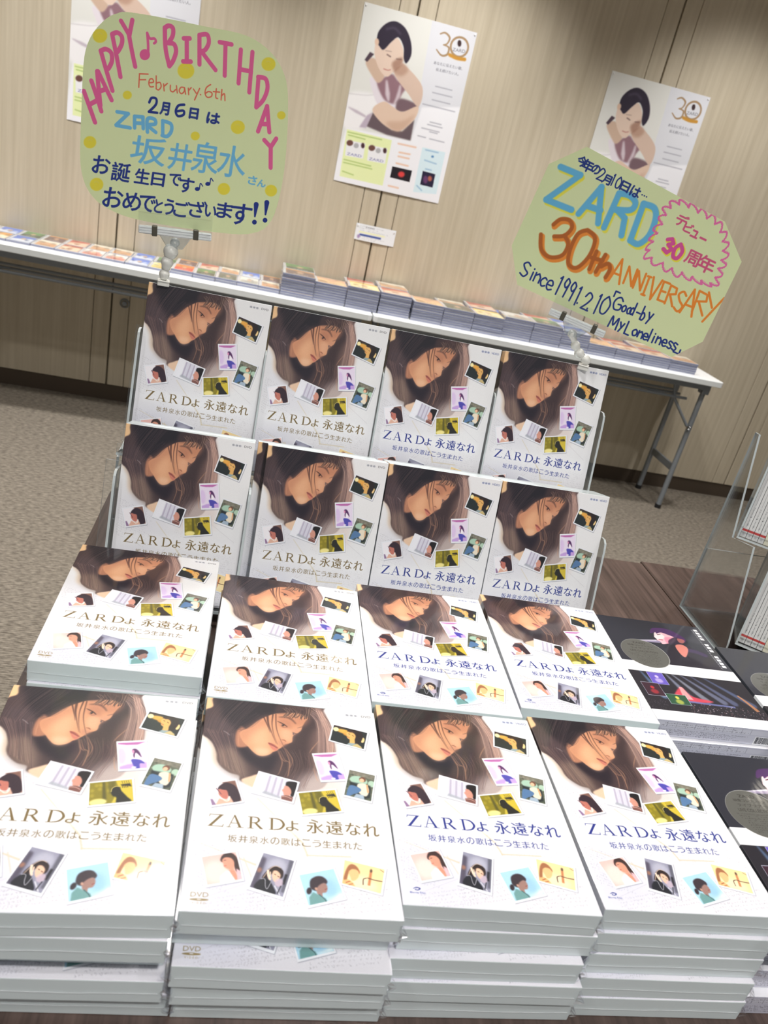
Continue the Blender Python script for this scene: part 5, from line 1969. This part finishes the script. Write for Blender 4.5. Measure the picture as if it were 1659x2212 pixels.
# ================================================================ spine rack on the right
rk = thing('spine_rack', 'clear acrylic stepped rack of slim cases at the right edge of the dark tables', 'display rack', (.645, .53, 0))
RO = np.array(rk.location)


def rack_part(name, m):
    m.v = [tuple(np.array(p) - RO) for p in m.v]
    return m.build(name, [M['acr'], M['acr_edge']], rk)


RX0, RX1 = .640, 1.02
for xx in (RX0, RX1):
    m = MB()
    m.prism([(xx, p[0], p[1] + .0005) for p in [(.562, 0), (.562, .284), (.553, .284), (.516, .144), (.468, .155), (.433, .024), (.430, 0)]], (.003, 0, 0), 0, 1)
    rack_part('side_panel', m)
m = MB()
m.box((RX0 + .003, .559, .0005), (RX1, .562, .103), 0, None, 1, 1)
rack_part('back_plate', m)
m = MB()
m.box((RX0 + .003, .431, .0005), (RX1, .558, .0033), 0, None, 1, 2)
rack_part('base_plate', m)
RT_ = math.radians(15)
RYAW = math.radians(35)
rex = np.array([math.cos(RYAW), -math.sin(RYAW), 0])
rbk = np.array([math.sin(RYAW), math.cos(RYAW), 0])
rv = rbk * math.sin(RT_) + np.array([0, 0, math.cos(RT_)])
rn = np.cross(rex, rv)
TIERS = ((np.array([.6445, .514, .150]), 'upper'), (np.array([.6445, .427, .034]), 'lower'))
for o, nm in TIERS:
    m = MB()
    m.box((0, -.003, -.125), (.17, -.0004, .012), 0, (o, rex, rv, rn), 1, 1)
    rack_part('tray_floor', m)
    m = MB()
    m.box((0, 0, .009), (.17, .014, .012), 0, (o, rex, rv, rn), 1, 2)
    rack_part('front_lip', m)
    m = MB()
    m.box((.0, 0, -.125), (.0025, .128, .012), 0, (o, rex, rv, rn), 1, 0)
    rack_part('tray_side', m)

sp = Canvas(56, 640, (214, 214, 214))
sp.poly([(28, 20), (42, 44), (14, 44)], (30, 30, 34))
sp.text('ZARD', 28, 110, 90, 26, (90, 90, 100), rot=math.pi / 2, thin=1)
for k in range(40):
    sp.poly([(26, 170 + k * 6), (30, 170 + k * 6), (30, 173 + k * 6), (26, 173 + k * 6)], (90, 90, 96))
for k, ch in enumerate('アルバムコレクション'):
    sp.text(ch, 28, 424 + k * 15, 15, 11, (30, 30, 36), rot=math.pi / 2)
sp.poly([(0, 580), (56, 580), (56, 596), (0, 596)], (190, 50, 46))
sp.text('00', 28, 618, 20, 14, (130, 130, 140), rot=0)
M['spine'] = printed('case spine print', sp.image('spine'), rough=.4, coat=.6, film=0)
sp2 = Canvas(56, 640, (220, 216, 196))
sp2.poly([(28, 20), (42, 44), (14, 44)], (30, 30, 34))
for k in range(9):
    sp2.text('ベスト'[k % 3], 28, 120 + k * 34, 20, 22, (40, 40, 46), rot=math.pi / 2)
sp2.text('ZARD', 28, 500, 90, 26, (180, 60, 50), rot=math.pi / 2)
M['spine2'] = printed('wide case spine print', sp2.image('spine2'), rough=.4, coat=.6, film=0)


def slim_case(m_sp, w_):
    m = MB()
    m.box((0, 0, -.124), (w_, .125, 0), 0)
    m.f = m.f
    for i, f in enumerate(m.f):
        ps = [m.v[j] for j in f]
        if all(abs(p[2]) < 1e-9 for p in ps):
            m.mi[i] = 1
            m.uv[i] = [(p[0] / w_, p[1] / .125) for p in ps]
    o = m.build('slim_case', [M['case_lt'], m_sp])
    me = o.data
    bpy.data.objects.remove(o)
    return me


SM = [slim_case(M['spine'], .0072), slim_case(M['spine2'], .0105)]
for ti, (to_, hgt) in enumerate(TIERS):
    x = .0035
    for k in range(14):
        j = 1 if k in (4, 9) else 0
        wd = .0105 if j else .0072
        o_ = to_ + rex * x + rv * .0004
        ob = link('slim_case', SM[j])
        ob.matrix_world = Matrix(((rex[0], rv[0], rn[0], o_[0]), (rex[1], rv[1], rn[1], o_[1]), (rex[2], rv[2], rn[2], o_[2]), (0, 0, 0, 1)))
        x += wd + .0006
        tag(ob, '%s slim case from the left on the %s tier of the clear rack' % (ORD[k], hgt), 'CD', 'slim cases on the %s rack tier' % hgt)

bpy.data.objects.remove(_to)
for o in list(bpy.data.objects):
    if o.get('label') == '':
        bpy.data.objects.remove(o)
